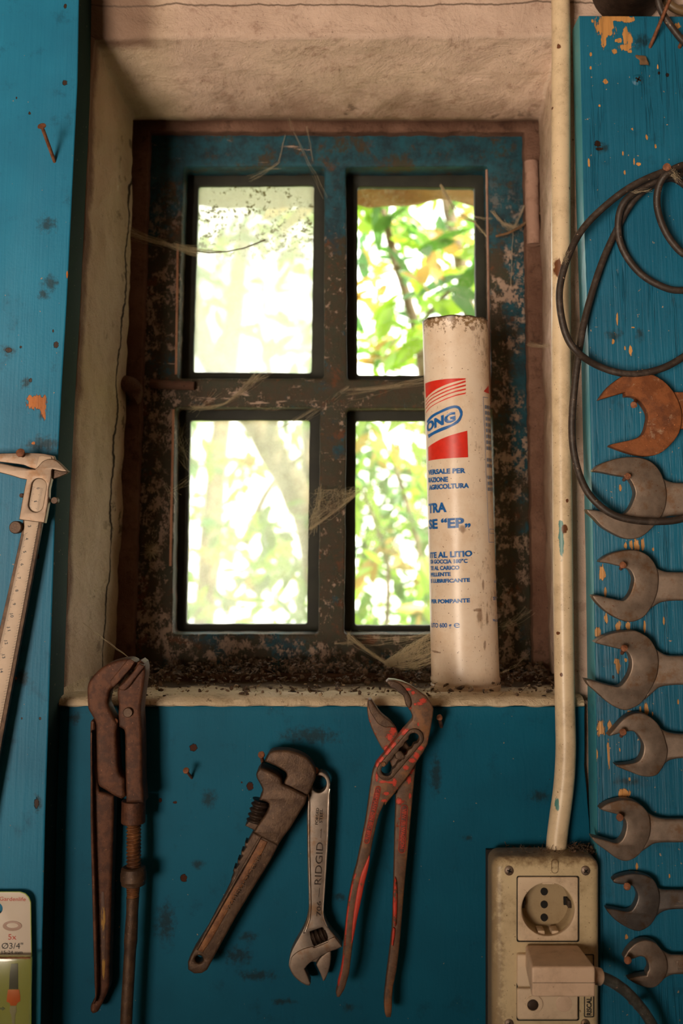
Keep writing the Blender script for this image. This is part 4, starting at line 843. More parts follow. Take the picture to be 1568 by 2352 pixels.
# ---------------------------------------------------------------- grip wrench in the middle (leaning)
MY = -.024
o5 = lambda pts: Z(580, 1500, 2.76, pts); o4b = lambda pts: Z(160, 1450, 2.608, pts)
mw = thing('monkey_wrench', P(640, 1850, 0), 'brown iron pipe wrench leaning left to right, second tool from the left', 'pipe wrench')
hj = plate('hook_jaw', [o5([(76, 690), (92, 655), (112, 628), (150, 618), (215, 618), (262, 628), (310, 645), (360, 680), (395, 735), (400, 790), (385, 830), (368, 870), (345, 915), (180, 850), (190, 838), (212, 795), (216, 778), (205, 755), (140, 716)])], MY, .013, M_iron, mw, .0016, 3, 44)
hs = plate('housing', [o5([(48, 728), (110, 752), (172, 790), (186, 832), (250, 862), (343, 910), (336, 950), (300, 1010), (240, 1110), (198, 1165), (160, 1222), (80, 1185), (4, 1138), (40, 1082), (70, 1040), (100, 985), (102, 958), (82, 945), (40, 935), (52, 905), (62, 872), (50, 840), (28, 800), (22, 768), (38, 740)])], MY-.0035, .019, M_iron, mw, .0016, 3, 44)
plate('bracket', [o4b([(1082, 1128), (1120, 1148), (1150, 1158), (1115, 1200), (1050, 1166)])], MY, .012, M_iron, mw, .001, 0)
wa, wb = P(*o4b([(1150, 1012)])[0], MY+.004), P(*o4b([(1112, 1140)])[0], MY+.004)
screw('adjusting_worm', wa, wb, .0066, (wa-wb).length/4.0, M_iron_dark, mw, .30, 28, 12)
hl = o4b([(1098, 1205), (1062, 1268), (1050, 1262), (1046, 1290), (1056, 1296), (1040, 1318), (1028, 1314), (1024, 1342), (1034, 1348), (1018, 1370), (1006, 1366), (1002, 1394), (1012, 1398), (994, 1420), (984, 1416), (976, 1440), (984, 1452), (968, 1480), (965, 1505), (930, 1580), (890, 1655), (820, 1790), (740, 1915), (706, 1985), (708, 2030), (745, 2054), (790, 2052), (822, 2032), (850, 1980), (900, 1885), (1000, 1705), (1100, 1540), (1200, 1380), (1252, 1280), (1180, 1240)])
mh = plate('handle', [hl, circ(*o4b([(774, 1968)])[0], 9, 24)], MY+.001, .012, M_iron, mw, .0014, 0)
plate('handle_web', [o4b([(1142, 1245), (1185, 1262), (1150, 1330), (1050, 1500), (950, 1670), (850, 1845), (795, 1925), (765, 1910), (830, 1800), (930, 1625), (1020, 1470), (1100, 1325)])], MY+.0004, .0016, M_rust_thread, mh, .0003, 3)
plate('handle_rib', [o4b([(1150, 1232), (1140, 1226), (1090, 1310), (1000, 1465), (900, 1640), (800, 1820), (757, 1908), (766, 1914), (812, 1830), (912, 1650), (1012, 1475), (1100, 1325)])], MY-.0006, .003, M_iron, mh, .0006, 2)
link('forged_lettering', join([flat_text('W.HERTOGENB', 524, 2093, 59, 8, 148, MY+.0004, .0, .0005)]), M_iron, mh)
# ---------------------------------------------------------------- chrome adjustable wrench
AY = -.016
o7 = lambda pts: Z(650, 1960, 5.058, pts)
aw = thing('adjustable_wrench', P(726, 1800, 0), 'chrome adjustable wrench hanging jaw down between the iron wrench and red pliers', 'adjustable wrench')
body_o = o5([(362, 905), (352, 870), (350, 850), (375, 800), (400, 778), (414, 762), (430, 754), (450, 760), (474, 780), (490, 815), (492, 870), (490, 960), (484, 1100), (476, 1250), (466, 1400), (456, 1550), (450, 1640), (458, 1690), (480, 1740), (520, 1790), (548, 1822), (568, 1862)])+o7([(676, 1092), (610, 1122), (548, 1142), (470, 1178), (430, 1205), (385, 1268), (328, 1262), (288, 1295), (246, 1345), (282, 1420), (300, 1470), (320, 1512), (306, 1540), (262, 1532), (190, 1492), (118, 1422), (72, 1335), (66, 1270), (88, 1165), (140, 1055), (225, 905), (268, 800), (288, 700), (300, 600)])+o5([(349, 1400), (346, 1200), (345, 1000)])
ring = circ(*o5([(421, 832)])[0], 17, 36, 19.5, .15)
wo = o7([(312, 912), (452, 862), (470, 880), (520, 1012), (366, 1082), (350, 1060), (320, 960)])
ab = plate('wrench_body', [body_o, ring, wo], AY, .010, M_chrome_body, aw, .0006, 3, 50)
plate('head_face', [o7([(76, 1330), (90, 1230), (110, 1195), (165, 1148), (250, 1108), (340, 1086), (366, 1098), (520, 1030), (532, 1000), (600, 972), (660, 1050), (684, 1086), (600, 1122), (548, 1142), (470, 1178), (330, 1260), (288, 1295), (246, 1345), (282, 1420), (300, 1470), (316, 1512), (300, 1532), (262, 1526), (190, 1486), (122, 1418)])], AY-.0011, .003, M_steel, ab, .0006, 3)
plate('sliding_jaw', [o7([(540, 1130), (556, 1150), (556, 1210), (548, 1290), (520, 1395), (484, 1478), (462, 1487), (436, 1410), (408, 1350), (384, 1300), (400, 1262), (430, 1215), (480, 1170)])], AY+.001, .009, M_steel, aw, .0008, 2)
for q in (o5([(350, 870), (360, 905), (363, 960), (362, 1200), (366, 1400), (371, 1600), (362, 1690), (330, 1780), (318, 1780), (350, 1690), (355, 1600), (351, 1400), (347, 1200), (346, 1000)]), o5([(472, 900), (490, 830), (491, 960), (485, 1100), (477, 1250), (467, 1400), (457, 1550), (450, 1640), (458, 1690), (480, 1740), (468, 1745), (444, 1690), (436, 1640), (441, 1550), (450, 1400), (459, 1250), (467, 1100)])):
    plate('handle_rail', [q], AY-.0016, .005, M_chrome, ab, .0011, 2)
wa, wb = P(*o7([(333, 985)])[0], AY+.004), P(*o7([(506, 920)])[0], AY+.004)
screw('adjusting_worm', wa, wb, .0055, (wa-wb).length/3.6, M_iron_dark, aw, .28, 28, 12)
link('stamped_lettering', join([flat_text('706', 736, 2104, 88, 10, 34, AY-.00015, .005, .00035), flat_text('RIDGID', 737, 2032, 87, 16.5, 97, AY-.00015, -.008, .00035),
   plate_mesh([[(731, 2061), (732, 2061), (734, 2040), (733, 2040)]], AY-.0004, .0006, .00005, 0), plate_mesh([[(736, 1925), (737, 1925), (738, 1904), (737, 1904)]], AY-.0004, .0006, .00005, 0),
   flat_text('FORGED', 729.5, 1894, 86, 6.5, 38, AY-.00015, .0, .00035), flat_text('STEEL', 739.5, 1890, 87, 7, 32, AY-.00015, .0, .00035)]), M_iron_dark, ab)
# ---------------------------------------------------------------- red water pump pliers
WYp = -.030
o6 = lambda pts: Z(820, 1540, 7.352, pts)
def redrust(name, amt, seed, zlo=None):
    t = NT(name); n1 = t.noise(240, 6, .7); n = t.noise(150+seed, 7, .74); 
    k = t.mix(t.sm(n1, .38, .62), (.085, .040, .020), (.14, .07, .036)); k = t.mix(t.sm(t.noise(80, 5, .66), .52, .64), k, (.20, .085, .03))
    m = t.sm(n, amt, amt+.05)
    if zlo: m = t.math('MAXIMUM', m, t.blobs(px_spots([(820+a/7.352, 1540+b/7.352, c/7.352, d/7.352) for a, b, c, d in ((620, 1060, 60, 90), (560, 1170, 60, 60), (1070, 1310, 55, 40), (1000, 1440, 50, 60), (930, 1520, 60, 40), (825, 1640, 50, 40), (630, 1890, 40, 70), (1110, 510, 60, 50), (1060, 560, 50, 30), (945, 375, 35, 35), (865, 320, 50, 25), (1030, 910, 18, 30), (815, 1040, 90, 60), (620, 1270, 60, 60), (520, 1380, 60, 70), (400, 1500, 60, 60), (540, 980, 60, 25), (930, 1740, 40, 60), (890, 1900, 40, 70), (340, 1580, 30, 60), (330, 1800, 22, 80), (430, 1880, 70, 22), (560, 1890, 70, 22), (490, 2080, 60, 30), (455, 2200, 50, 25), (720, 2270, 60, 50), (905, 2180, 25, 50), (980, 570, 25, 25))], WYp), edge=.2, nscale=1300, namp=1.5, stretch=(1, 1, 1)))
    k = t.mix(m, k, t.mix(n1, (.36, .022, .010), (.60, .055, .025)))
    t.bsdf(k, .5, .15, t.bump(t.math('ADD', n1, m), .5, .0005)); return t.m
M_pl = redrust('rusty pliers steel with red paint remains', .60, 0, 1)
M_plr = redrust('red paint on pliers grip', .40, 5)
wp = thing('water_pump_pliers', P(930, 1720, 0), 'rusty water pump pliers with red paint, jaws open up past the sill', 'pliers')
front = o6([(490, 192), (530, 150), (640, 160), (760, 190), (900, 250), (1050, 350), (1170, 440), (1250, 555), (1290, 640), (1278, 780), (1250, 950), (1220, 1100), (1190, 1250), (1120, 1380), (1000, 1560), (900, 1730), (760, 1920), (640, 2070), (540, 2190), (470, 2285)])+o5([(836, 950), (800, 1030), (778, 1120), (760, 1200), (744, 1290), (728, 1340), (702, 1440), (680, 1550), (652, 1700), (634, 1850), (622, 1950), (612, 2035), (582, 2135), (552, 2184), (534, 2184), (527, 2155), (548, 2085), (568, 1960), (576, 1850), (588, 1720), (606, 1570), (636, 1425), (658, 1350), (690, 1200), (718, 1050)])+o6([(205, 2100), (240, 1850), (268, 1690), (330, 1555), (460, 1400), (600, 1222), (780, 1000), (930, 832), (938, 780), (900, 690), (860, 632), (822, 590), (800, 480), (772, 420), (700, 375), (640, 322), (580, 300), (530, 245)])
# toothed slot
ax0, ax1 = Vector((500, 1690)), Vector((958, 1150)); dd = (ax1-ax0).normalized(); nn = Vector((-dd.y, dd.x))
slot = []
for k in range(15): 
    a = math.radians(-70+k*10); 
for k in range(13):
    an = math.radians(-105+k*17.5); slot.append(tuple(ax1+(dd*math.cos(an)+nn*math.sin(an))*92))
LL = (ax1-ax0).length
for k, w in enumerate((60, 78, 55, 76, 55, 76, 55, 72, 58)): slot.append(tuple(ax1-dd*(70+(LL-140)*k/8)+nn*w))
for k in range(13):
    an = math.radians(75+k*17.5); slot.append(tuple(ax0+(dd*math.cos(an)+nn*math.sin(an))*92))
for k, w in enumerate((58, 72, 55, 76, 55, 76, 55, 78, 60)): slot.append(tuple(ax0+dd*(70+(LL-140)*k/8)-nn*w))
fm = plate('front_lever', [front, o6(slot)], WYp, .0085, M_pl, wp, .0011, 0)
stad = []
for c, s in ((Vector((966, 1140)), 1), (Vector((490, 1700)), -1)):
    for k in range(13):
        an = math.radians(-90+k*15); stad.append(tuple(c+(dd*math.cos(an)+nn*math.sin(an))*s*158))
plate('joint_boss', [o6(stad), o6(slot)], WYp-.0013, .0035, M_iron, fm, .0006, 0)
back = o6([(180, 520), (190, 490), (238, 480), (290, 560), (340, 640), (400, 720), (480, 790), (560, 850), (622, 930), (680, 1012), (700, 1080), (760, 1160), (850, 1250), (985, 1480), (992, 1620), (970, 1800), (952, 2000), (940, 2130), (930, 2250)])+o5([(1006, 1010), (996, 1130), (985, 1250), (970, 1400), (957, 1550), (945, 1700), (932, 1850), (912, 2015), (890, 2120), (884, 2200), (882, 2270), (875, 2312), (848, 2312), (836, 2280), (834, 2200), (848, 2060), (868, 1900), (884, 1750), (889, 1600), (895, 1400), (900, 1150), (905, 1000), (908, 900)])+o6([(650, 2110), (670, 1990), (760, 1900), (640, 1760), (560, 1560), (480, 1400), (420, 1320), (340, 1180), (262, 1020), (200, 850), (172, 690)])
bk = plate('back_lever', [back], WYp+.009, .0085, M_pl, wp, .0011, 2, 50)
plate('jaw_teeth', [o6([(182, 560), (195, 500), (236, 492), (300, 600), (380, 710), (470, 790), (560, 855), (620, 930), (640, 975), (560, 960), (480, 965), (400, 930), (340, 890), (270, 780), (210, 680)])], WYp+.0078, .0045, M_iron, bk, .0008, 2)
plate('jaw_teeth', [o6([(498, 195), (540, 160), (640, 185), (730, 230), (820, 320), (890, 430), (920, 530), (915, 600), (880, 640), (845, 610), (820, 560), (800, 480), (772, 420), (700, 375), (640, 322), (570, 290)])], WYp-.0012, .0045, M_iron, fm, .0008, 2)
link('pivot_bolt', plate_mesh([o6([(640, 1410), (690, 1360), (740, 1365), (815, 1450), (800, 1500), (720, 1520), (650, 1490)])], WYp-.0018, .010, .0008, 0), M_iron, bk)
knob('stop_pin', *o6([(445, 1586)])[0], WYp-.0022, WYp+.002, 5.5, M_rust_thread, fm)
M_recess = plain('dim red recess', (.17, .035, .014), .6, var=.6, bscale=900)
# raised lettering fields
def field(q0, q1, w, Y, parent, s, h, length, off):
    a, b2 = Vector(q0), Vector(q1); d = (b2-a).normalized(); n = Vector((-d.y, d.x)); out = []
    for c, sg in ((b2, 1), (a, -1)):
        for k in range(9):
            an = math.radians(-90+k*22.5); out.append(tuple(c+(d*math.cos(an)+n*math.sin(an))*sg*w))
    inner = []
    for c, sg in ((b2, 1), (a, -1)):
        for k in range(9):
            an = math.radians(-90+k*22.5); inner.append(tuple(c+(d*math.cos(an)+n*math.sin(an))*sg*(w-1.5)))
    f = link('name_field', plate_mesh([out, inner], Y-.0007, .0012, .0003, 0), M_redpaint_txt, parent)
    link('name_recess', plate_mesh([inner], Y-.0002, .0006, .0001, 0), M_recess, f)
    ang = math.degrees(math.atan2(-d.y, d.x)); st = a+n*off
    link('name_letters', flat_text(s, st.x, st.y, ang, h, length, Y, .015, .0006), M_redpaint_txt, f)
# DIN text reads downwards, maker's text upwards
field(o5([(795, 862)])[0], o5([(723, 1192)])[0], 6.6, WYp, fm, 'GERMANY DIN ISO 8976', 8.2, 118, 4.2)
field(o5([(962, 985)])[0], o5([(946, 1248)])[0], 8.2, WYp+.009, bk, 'VBW (B) WAGGON', 9.5, 92, 4.8)
# red dipped paint on the grips
plate('red_grip', [o5([(738, 1278), (744, 1290), (734, 1360), (712, 1450), (690, 1560), (660, 1700), (636, 1830), (626, 1850), (628, 1760), (640, 1640), (652, 1560), (668, 1470), (690, 1390), (716, 1330)])], WYp-.0005, .008, M_plr, fm, .001, 2)
plate('red_edge', [o5([(654, 1390), (660, 1396), (645, 1440), (618, 1570), (600, 1720), (590, 1850), (578, 1960), (560, 2060), (545, 2120), (538, 2100), (556, 2030), (570, 1940), (580, 1830), (592, 1690), (610, 1560), (636, 1430)])], WYp-.0003, .007, M_plr, fm, .001, 2)
plate('red_grip', [o5([(903, 1420), (912, 1440), (918, 1520), (916, 1620), (912, 1720), (902, 1740), (892, 1700), (890, 1600), (895, 1480)])], WYp+.0074, .006, M_plr, bk, .001, 2)
plate('red_edge', [o5([(892, 1740), (904, 1750), (900, 1800), (890, 1860), (880, 1850), (884, 1780)])], WYp+.0076, .005, M_plr, bk, .0006, 2)
# ---------------------------------------------------------------- grease cartridge
TY = .070; tb = P(1069, 1581, TY); tt = P(1044, 738, TY); zb = P(1069, 1597, TY-.0265).z
ta = (tt-tb).normalized(); tb = Vector((tb.x-(tb.z-zb)*ta.x/ta.z, TY, zb)); H_ = tt.z-zb; RT = .0268
gc = thing('grease_cartridge', tb, 'white grease cartridge with red and blue print standing on the window sill', 'grease cartridge')
def tpoint(th, h, r): return Vector((tb.x+(tt.x-tb.x)*h/H_+r*math.sin(th), TY-r*math.cos(th), zb+h))
def tube_body():
    bm = bmesh.new(); N = 72; prof = [(0, .0004, 0), (RT*.99, .0004, 0), (RT+.0008, .001, 0), (RT+.0008, .0045, 0), (RT-.0002, .0052, 0), (RT-.0002, .0062, 0), (RT+.0006, .007, 0), (RT+.0006, .0092, 0), (RT, .0102, 0)]
    for k in range(1, 28): prof.append((RT-.0004*math.sin(math.pi*k/27), .0102+(H_-.0115)*k/27, k))
    prof += [(RT+.0003, H_-.0008, 99), (RT-.0003, H_, 99), (RT-.0012, H_, 99), (RT-.0012, H_-.02, 99), (0, H_-.02, 99)]
    rows = []
    for r, h, k in prof:
        if r == 0: rows.append([bm.verts.new(tpoint(0, h, 0))]); continue
        row = []
        for i in range(N):
            th = 2*math.pi*i/N; hh = h; rr = r
            if k == 99 and h > H_-.002: hh += mnoise.noise(Vector((math.cos(th)*3, math.sin(th)*3, 0)))*.0012; rr += mnoise.noise(Vector((math.cos(th)*5, math.sin(th)*5, 9)))*.0006
            row.append(bm.verts.new(tpoint(th, hh, rr)))
        rows.append(row)
    for j in range(len(rows)-1):
        a, b = rows[j], rows[j+1]
        for i in range(N):
            i2 = (i+1) % N
            if len(a) == 1: bm.faces.new((a[0], b[i2], b[i]))
            elif len(b) == 1: bm.faces.new((a[i], a[i2], b[0]))
            else: bm.faces.new((a[i], a[i2], b[i2], b[i]))
    return from_bm(bm)
t = NT('stained white cartridge plastic'); x, y, z = t.xyz(); n = t.noise(40, 8, .72); n3 = t.noise(260, 6, .74)
k = t.mix(t.sm(n, .4, .72), (.80, .66, .52), (.70, .53, .38)); k = t.mix(t.sm(t.noise(620, 2, .5), .70, .72), k, (.22, .12, .06))
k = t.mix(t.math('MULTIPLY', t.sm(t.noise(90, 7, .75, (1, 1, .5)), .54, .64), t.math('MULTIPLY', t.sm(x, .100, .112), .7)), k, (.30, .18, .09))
top = t.math('ADD', t.math('MULTIPLY', t.sm(z, tt.z-.022, tt.z+.004), .30), n3)
k = t.mix(t.math('MULTIPLY', t.sm(top, .66, .74), .9), k, (.19, .10, .03))
rimm = t.sm(t.math('ADD', z, t.math('MULTIPLY', n3, .004)), tt.z-.0002, tt.z+.0014); k = t.mix(rimm, k, (.06, .035, .015))
for sp in ((1108, 1345, 3, 16), (1100, 1415, 9, 20), (1118, 1420, 4, 22), (1094, 1400, 12, 5), (1060, 1215, 10, 12), (1002, 1500, 12, 3), (1112, 1480, 4, 14), (1084, 756, 8, 8)):
    k = t.mix(t.math('MULTIPLY', t.blobs(px_spots([sp], TY-.02), edge=.5, nscale=200, namp=.8), .7), k, (.20, .10, .05))
t.bsdf(k, .34, 0, t.bump(n3, .08, .0004)); M_tube = t.m
tbody = link('cartridge_body', tube_body(), M_tube, gc, 50)
def pt(px, py):
    """photo pixel -> (angle, height) on the cartridge"""
    h = P(px, py, TY-.025).z-zb; best = None
    for i in range(-90, 91):
        th = math.radians(i); q = tpoint(th, h, RT)
        e = abs(q.x-P(px, py, q.y).x)
        if th > -1.35 and (best is None or e < best[0]): best = (e, th)
    th = best[1]; q = tpoint(th, h, RT); h = P(px, py, q.y).z-zb
    return th, h
def wrap_poly(pts2, mat, name, parent, nx=1, lift=.00012):
    """closed outline of (px,py) filled and wrapped round the cartridge"""
    uv = [pt(*p) for p in pts2]; return wrap_uv(uv, mat, name, parent, lift)
def wrap_uv(uv, mat, name, parent, lift=.00012):
    me = plate_mesh([[(a*RT, h) for a, h in uv]], 0, .0001, .00001, 0, world=True)
    bm = bmesh.new(); bm.from_mesh(me)
    for x_ in [i*.0018 for i in range(-25, 26)]:
        bmesh.ops.bisect_plane(bm, geom=bm.verts[:]+bm.edges[:]+bm.faces[:], plane_co=(x_, 0, 0), plane_no=(1, 0, 0))
    for v in bm.verts: v.co = tpoint(v.co.x/RT, v.co.z, RT+lift+(.00005 if v.co.y < .00005 else 0))
    bm.to_mesh(me); bm.free(); return link(name, me, mat, parent)
M_pr = plain('red print', (.72, .030, .015), .35, var=.15, bscale=600); M_pb = plain('blue print', (.012, .13, .42), .35, var=.15, bscale=900)
M_pb2 = plain('faded blue print', (.20, .25, .36), .4, var=.1)
oc = lambda pts: Z(900, 680, 4.9, pts); od = lambda pts: Z(900, 1140, 4.9, pts)
wrap_poly(oc([(376, 985), (450, 958), (520, 944), (620, 932), (720, 927), (828, 926), (828, 938), (720, 960), (600, 1000), (500, 1050), (430, 1100), (383, 1150)]), M_pr, 'red_flag', tbody)
for k_, (y0, y1) in enumerate(((1185, 950), (1225, 995), (1265, 1040), (1310, 1085))):
    c = [(382, y0), (430, y0-62), (520, y0-118), (620, y0-165), (720, y0-200), (828, y1)]; w = (12, 10, 9, 8)[k_]
    wrap_poly(oc(c+[(x_, y_+w+(x_-382)*.018) for x_, y_ in c[::-1]]), M_pr, 'red_stripe', tbody)
wrap_poly(oc([(408, 1703), (470, 1655), (560, 1605), (660, 1567), (760, 1538), (843, 1516), (848, 1650), (852, 1815), (700, 1822), (560, 1832), (412, 1855)]), M_pr, 'red_panel', tbody)
# oval badge
ov_o = [(392, 1410), (440, 1345), (520, 1300), (620, 1252), (700, 1230), (760, 1245), (790, 1300), (782, 1370), (740, 1430), (660, 1475), (560, 1520), (470, 1560), (412, 1600), (405, 1560), (450, 1535), (550, 1485), (660, 1445), (725, 1400), (758, 1350), (762, 1305), (735, 1268), (690, 1262), (620, 1285), (520, 1330), (450, 1375), (400, 1430)]
wrap_poly(crom(oc(ov_o), 2, True), M_pb, 'badge_outline', tbody)
def wrap_text(s, x0, y0, x1, y1, hpx, mat, name='print_line', bold=.035, asc=.72, narrow_left=True):
    """text whose baseline runs from pixel (x0,y0) to (x1,y1)"""
    me = text_mesh(s, bold, .001); a0, a1, _, _ = bbox(me); th0, h0 = pt(x0, y0); th1, h1 = pt(x1, y1)
    hh = pt(x1, y1-hpx)[1]-h1
    for v in me.vertices:
        u = (v.co.x-a0)/(a1-a0); q = tpoint(th0+(th1-th0)*u, h0+(h1-h0)*u+v.co.y/asc*hh, RT+.00014+(.00006 if v.co.z > 0 else 0)); v.co = q
    return me
P_ = lambda f, x, y: f([(x, y)])[0]
L = []
L.append(wrap_text('ONG', *P_(oc, 396, 1535), *P_(oc, 716, 1400), 21, M_pb, bold=.05))
for s, f, x0, y0, x1, y1, hp in (('VERSALE PER', oc, 410, 2012, 826, 1990, 11), ('RAZIONE', oc, 412, 2098, 628, 2088, 11), ('AGRICOLTURA', oc, 420, 2182, 862, 2158, 11),
   ('TRA', od, 416, 188, 614, 172, 21.5), ('SE “EP', od, 418, 366, 812, 346, 21.5), ('”', od, 822, 410, 884, 406, 21), ('ITE AL LITIO', od, 432, 694, 900, 672, 13), ('DI GOCCIA 180°C', od, 436, 757, 852, 747, 9),
   ('TE AL CARICO', od, 438, 830, 754, 822, 9), ('PELLENTE', od, 440, 902, 658, 894, 8.5), ('E LUBRIFICANTE', od, 440, 972, 874, 960, 8.5), ('PER POMPANTE', od, 444, 1202, 876, 1190, 9), ('UTO 600 g', od, 446, 1474, 668, 1474, 10.5), ('e', od, 696, 1480, 764, 1478, 13)):
    L.append(wrap_text(s, *P_(f, x0, y0), *P_(f, x1, y1), hp*(1.35 if s == 'e' else 1), M_pb, bold=.0 if s == 'e' else (.02 if s.startswith('UTO') else .04)))
link('badge_letters', L[0], M_pb, tbody); link('blue_print', join(L[1:]), M_pb, tbody)
# side label field
def th_line(pts2, w, mat, name):
    uv = [pt(*p) for p in pts2]
    for a, b in zip(uv, uv[1:]):
        d = Vector((RT*(b[0]-a[0]), b[1]-a[1])); n = Vector((-d.y, d.x)).normalized()*w/2; n = Vector((n.x/RT, n.y))
        A, B = Vector(a), Vector(b); wrap_uv([tuple(A+n), tuple(B+n), tuple(B-n), tuple(A-n)], mat, name, tbody)
th_line(oc([(1078, 1146), (1022, 1136), (1045, 1700), (1060, 2100), (1070, 2345)])+od([(1072, 150), (1090, 516), (1148, 516)]), .0003, M_pb, 'label_rule')
th_line(od([(1150, 372), (1095, 367), (1098, 413), (1150, 418)]), .0003, M_pb, 'label_rule')
wrap_poly(oc([(1028, 1072), (1060, 1040), (1084, 1004), (1092, 1100), (1060, 1088)]), M_pr, 'red_flag', tbody)
side = []
for k_ in range(15):
    y_ = 1230+k_*66; x_ = 1044+k_*2.4
    if k_ in (8, 11): continue
    uv = [pt(*p) for p in oc([(x_, y_), (x_+34, y_+2), (x_+35, y_+40), (x_+1, y_+38)])]; a = min(u[0] for u in uv); h0 = min(u[1] for u in uv); h1 = max(u[1] for u in uv)
    for j in range(3):
        bmq = bmesh.new(); aa = a+j*.16; vs = [bmq.verts.new(tpoint(t_2, hh, RT+.00015)) for t_2, hh in ((aa, h0), (aa+.10, h0), (aa+.10, h1), (aa, h1))]; bmq.faces.new(vs); side.append(from_bm(bmq))
link('small_print', join(side), M_pb2, tbody)
side = [wrap_text(s, *P_(od, x0, y0), *P_(od, x1, y1), hp, M_pb, bold=.02) for s, x0, y0, x1, y1, hp in (('Via Zo', 1130, 1405, 1184, 1408, 5.5), ('ST', 1136, 1165, 1176, 1168, 9), ('UT', 1148, 972, 1172, 974, 6))]
link('small_print', join(side), M_pb, tbody)
# ---------------------------------------------------------------- blister pack
GY = -.036
bp = thing('blister_pack', P(20, 2190, YL), 'garden hose fitting blister card with green backing in the bottom left corner', 'blister pack')
bp_m = NT('printed card'); xx, yy_, zz = bp_m.xyz(); zc = P(20, 2194, GY).z
cc = bp_m.mix(bp_m.sm(zz, zc-.001, zc+.0003), bp_m.mix(bp_m.noise(50, 3), (.33, .31, .08), (.46, .43, .14)), bp_m.mix(bp_m.noise(20, 3), (.62, .54, .44), (.56, .46, .36)))
bp_m.bsdf(cc, .45)
M_edge = plain('lime edge', (.30, .42, .05), .5, var=0)
cardo = [(-90, 2048), (46, 2048), (58, 2052), (66, 2060), (71, 2072), (73, 2200), (71, 2420), (-90, 2420)]
card = link('card', plate_mesh([cardo, circ(-8, 2087, 14, 28)], GY, .0009, .0002, 0), bp_m.m, bp)
link('card_edge', plate_mesh([cardo, [(x_-(1.2 if x_ > 0 else 0), y_+1.2) for x_, y_ in cardo]], GY-.0001, .0006, .0001, 0), M_edge, card)
M_tred = plain('dull red print', (.52, .06, .03), .5, var=0)
link('red_lettering', join([flat_text('Gardenlife', -1, 2068.5, -1, 9, 60, GY, .0, .0002), flat_text('5x', 19, 2158, 0, 13, 18.5, GY, .0, .0002)]), M_tred, card)
link('black_lettering', join([flat_text('Ø3/4"', 4, 2179, 0, 14, 49, GY, .0, .0002), flat_text('15-24 mm', 4, 2190.5, 0, 7.5, 48, GY, .0, .0002)]), M_black, card)
link('washer_picture', plate_mesh([circ(28, 2127, 22, 40, 11.5), circ(28, 2126, 13.5, 40, 6)], GY-.0003, .0005, .0001, 0), plain('grey-pink print', (.40, .26, .20), .5, var=0), card)
gp = [P(x_, y_, GY-.0055) for x_, y_ in ((-60, 2199), (69, 2199), (69, 2400), (-60, 2400))]
t = NT('clear blister plastic'); tr = t.t.nodes.new('ShaderNodeBsdfTransparent'); tr.inputs[0].default_value = (.93, .95, .85, 1); gl = t.t.nodes.new('ShaderNodeBsdfGlossy'); gl.inputs['Roughness'].default_value = .18
fr = t.t.nodes.new('ShaderNodeFresnel'); mx = t.t.nodes.new('ShaderNodeMixShader'); t.put(mx.inputs[0], t.math('ADD', fr.outputs[0], .03)); t.t.links.new(tr.outputs[0], mx.inputs[1]); t.t.links.new(gl.outputs[0], mx.inputs[2]); t.t.links.new(mx.outputs[0], t.out.inputs[0])
cxg = (gp[0]+gp[2])/2; box('blister', (cxg.x, GY-.0035, cxg.z), (abs(gp[1].x-gp[0].x), .006, abs(gp[0].z-gp[2].z)), t.m, bp, .0022)
tube('tape_edge', [P(x_, 2200+mnoise.noise(Vector((x_*.2, 0, 0)))*1.5, GY-.0072) for x_ in range(-20, 74, 6)], .0007, M_rust_thread, bp, 6)
link('fitting_picture', plate_mesh([[(25, 2214), (41, 2213), (41.5, 2272), (20.5, 2272), (22, 2235)]], GY-.0003, .0006, .0001, 0), plain('dark grey print', (.10, .085, .08), .4), card)
link('orange_collar_picture', plate_mesh([[(18, 2273), (44, 2273), (46.5, 2290), (46, 2300), (40, 2304), (37, 2310), (24, 2310), (22, 2304), (15, 2301), (16, 2288)]], GY-.0003, .0006, .0001, 0), plain('orange print', (.80, .13, .02), .4, var=.1), card)
link('clear_end_picture', plate_mesh([[(23, 2311), (37, 2311), (38, 2324), (35, 2330), (34, 2352), (28, 2352), (25, 2330), (22, 2324)]], GY-.0003, .0006, .0001, 0), plain('pale grey print', (.42, .34, .26), .4), card)
link('arrow_picture', plate_mesh([[(0, 2315), (5, 2315), (5, 2312), (12, 2317), (5, 2322), (5, 2319), (0, 2319)]], GY-.0003, .0006, .0001, 0), plain('grey arrow print', (.2, .2, .14), .4), card)
# ---------------------------------------------------------------- cobwebs
def strand(bm, a, b, sag, r=.00012, n=12, jit=.0006):
    a, b = Vector(a), Vector(b); sd = random.random()*50; L = (b-a).length; pts = []
    for i in range(n+1):
        t = i/n; p = a.lerp(b, t)+Vector((0, 0, -sag*4*t*(1-t)))
        w = math.sin(math.pi*t); p += Vector([mnoise.noise(Vector((t*5, sd+k*7, 0))) for k in range(3)])*jit*w*3
        pts.append(p)
    add_tube(bm, pts, r*.46, 4, False)
def web(name, label, fn):
    bm = bmesh.new(); fn(bm); o = link(name, from_bm(bm), M_web, None, 180); return tag(o, label, 'cobweb')
def V3(p): return P(*p)
def bundle(a, b, n, spread_a, spread_b, sag, r=.0001, jit=.0006):
    def f(bm):
        for i in range(n):
            d1 = Vector([random.gauss(0, spread_a) for _ in range(3)]); d2 = Vector([random.gauss(0, spread_b) for _ in range(3)])
            strand(bm, V3(a)+d1, V3(b)+d2, sag*random.uniform(.6, 1.4), r*random.uniform(.6, 1.5), 12, jit)
    return f
def multi(*fs):
    def f(bm):
        for g in fs: g(bm)
    return f
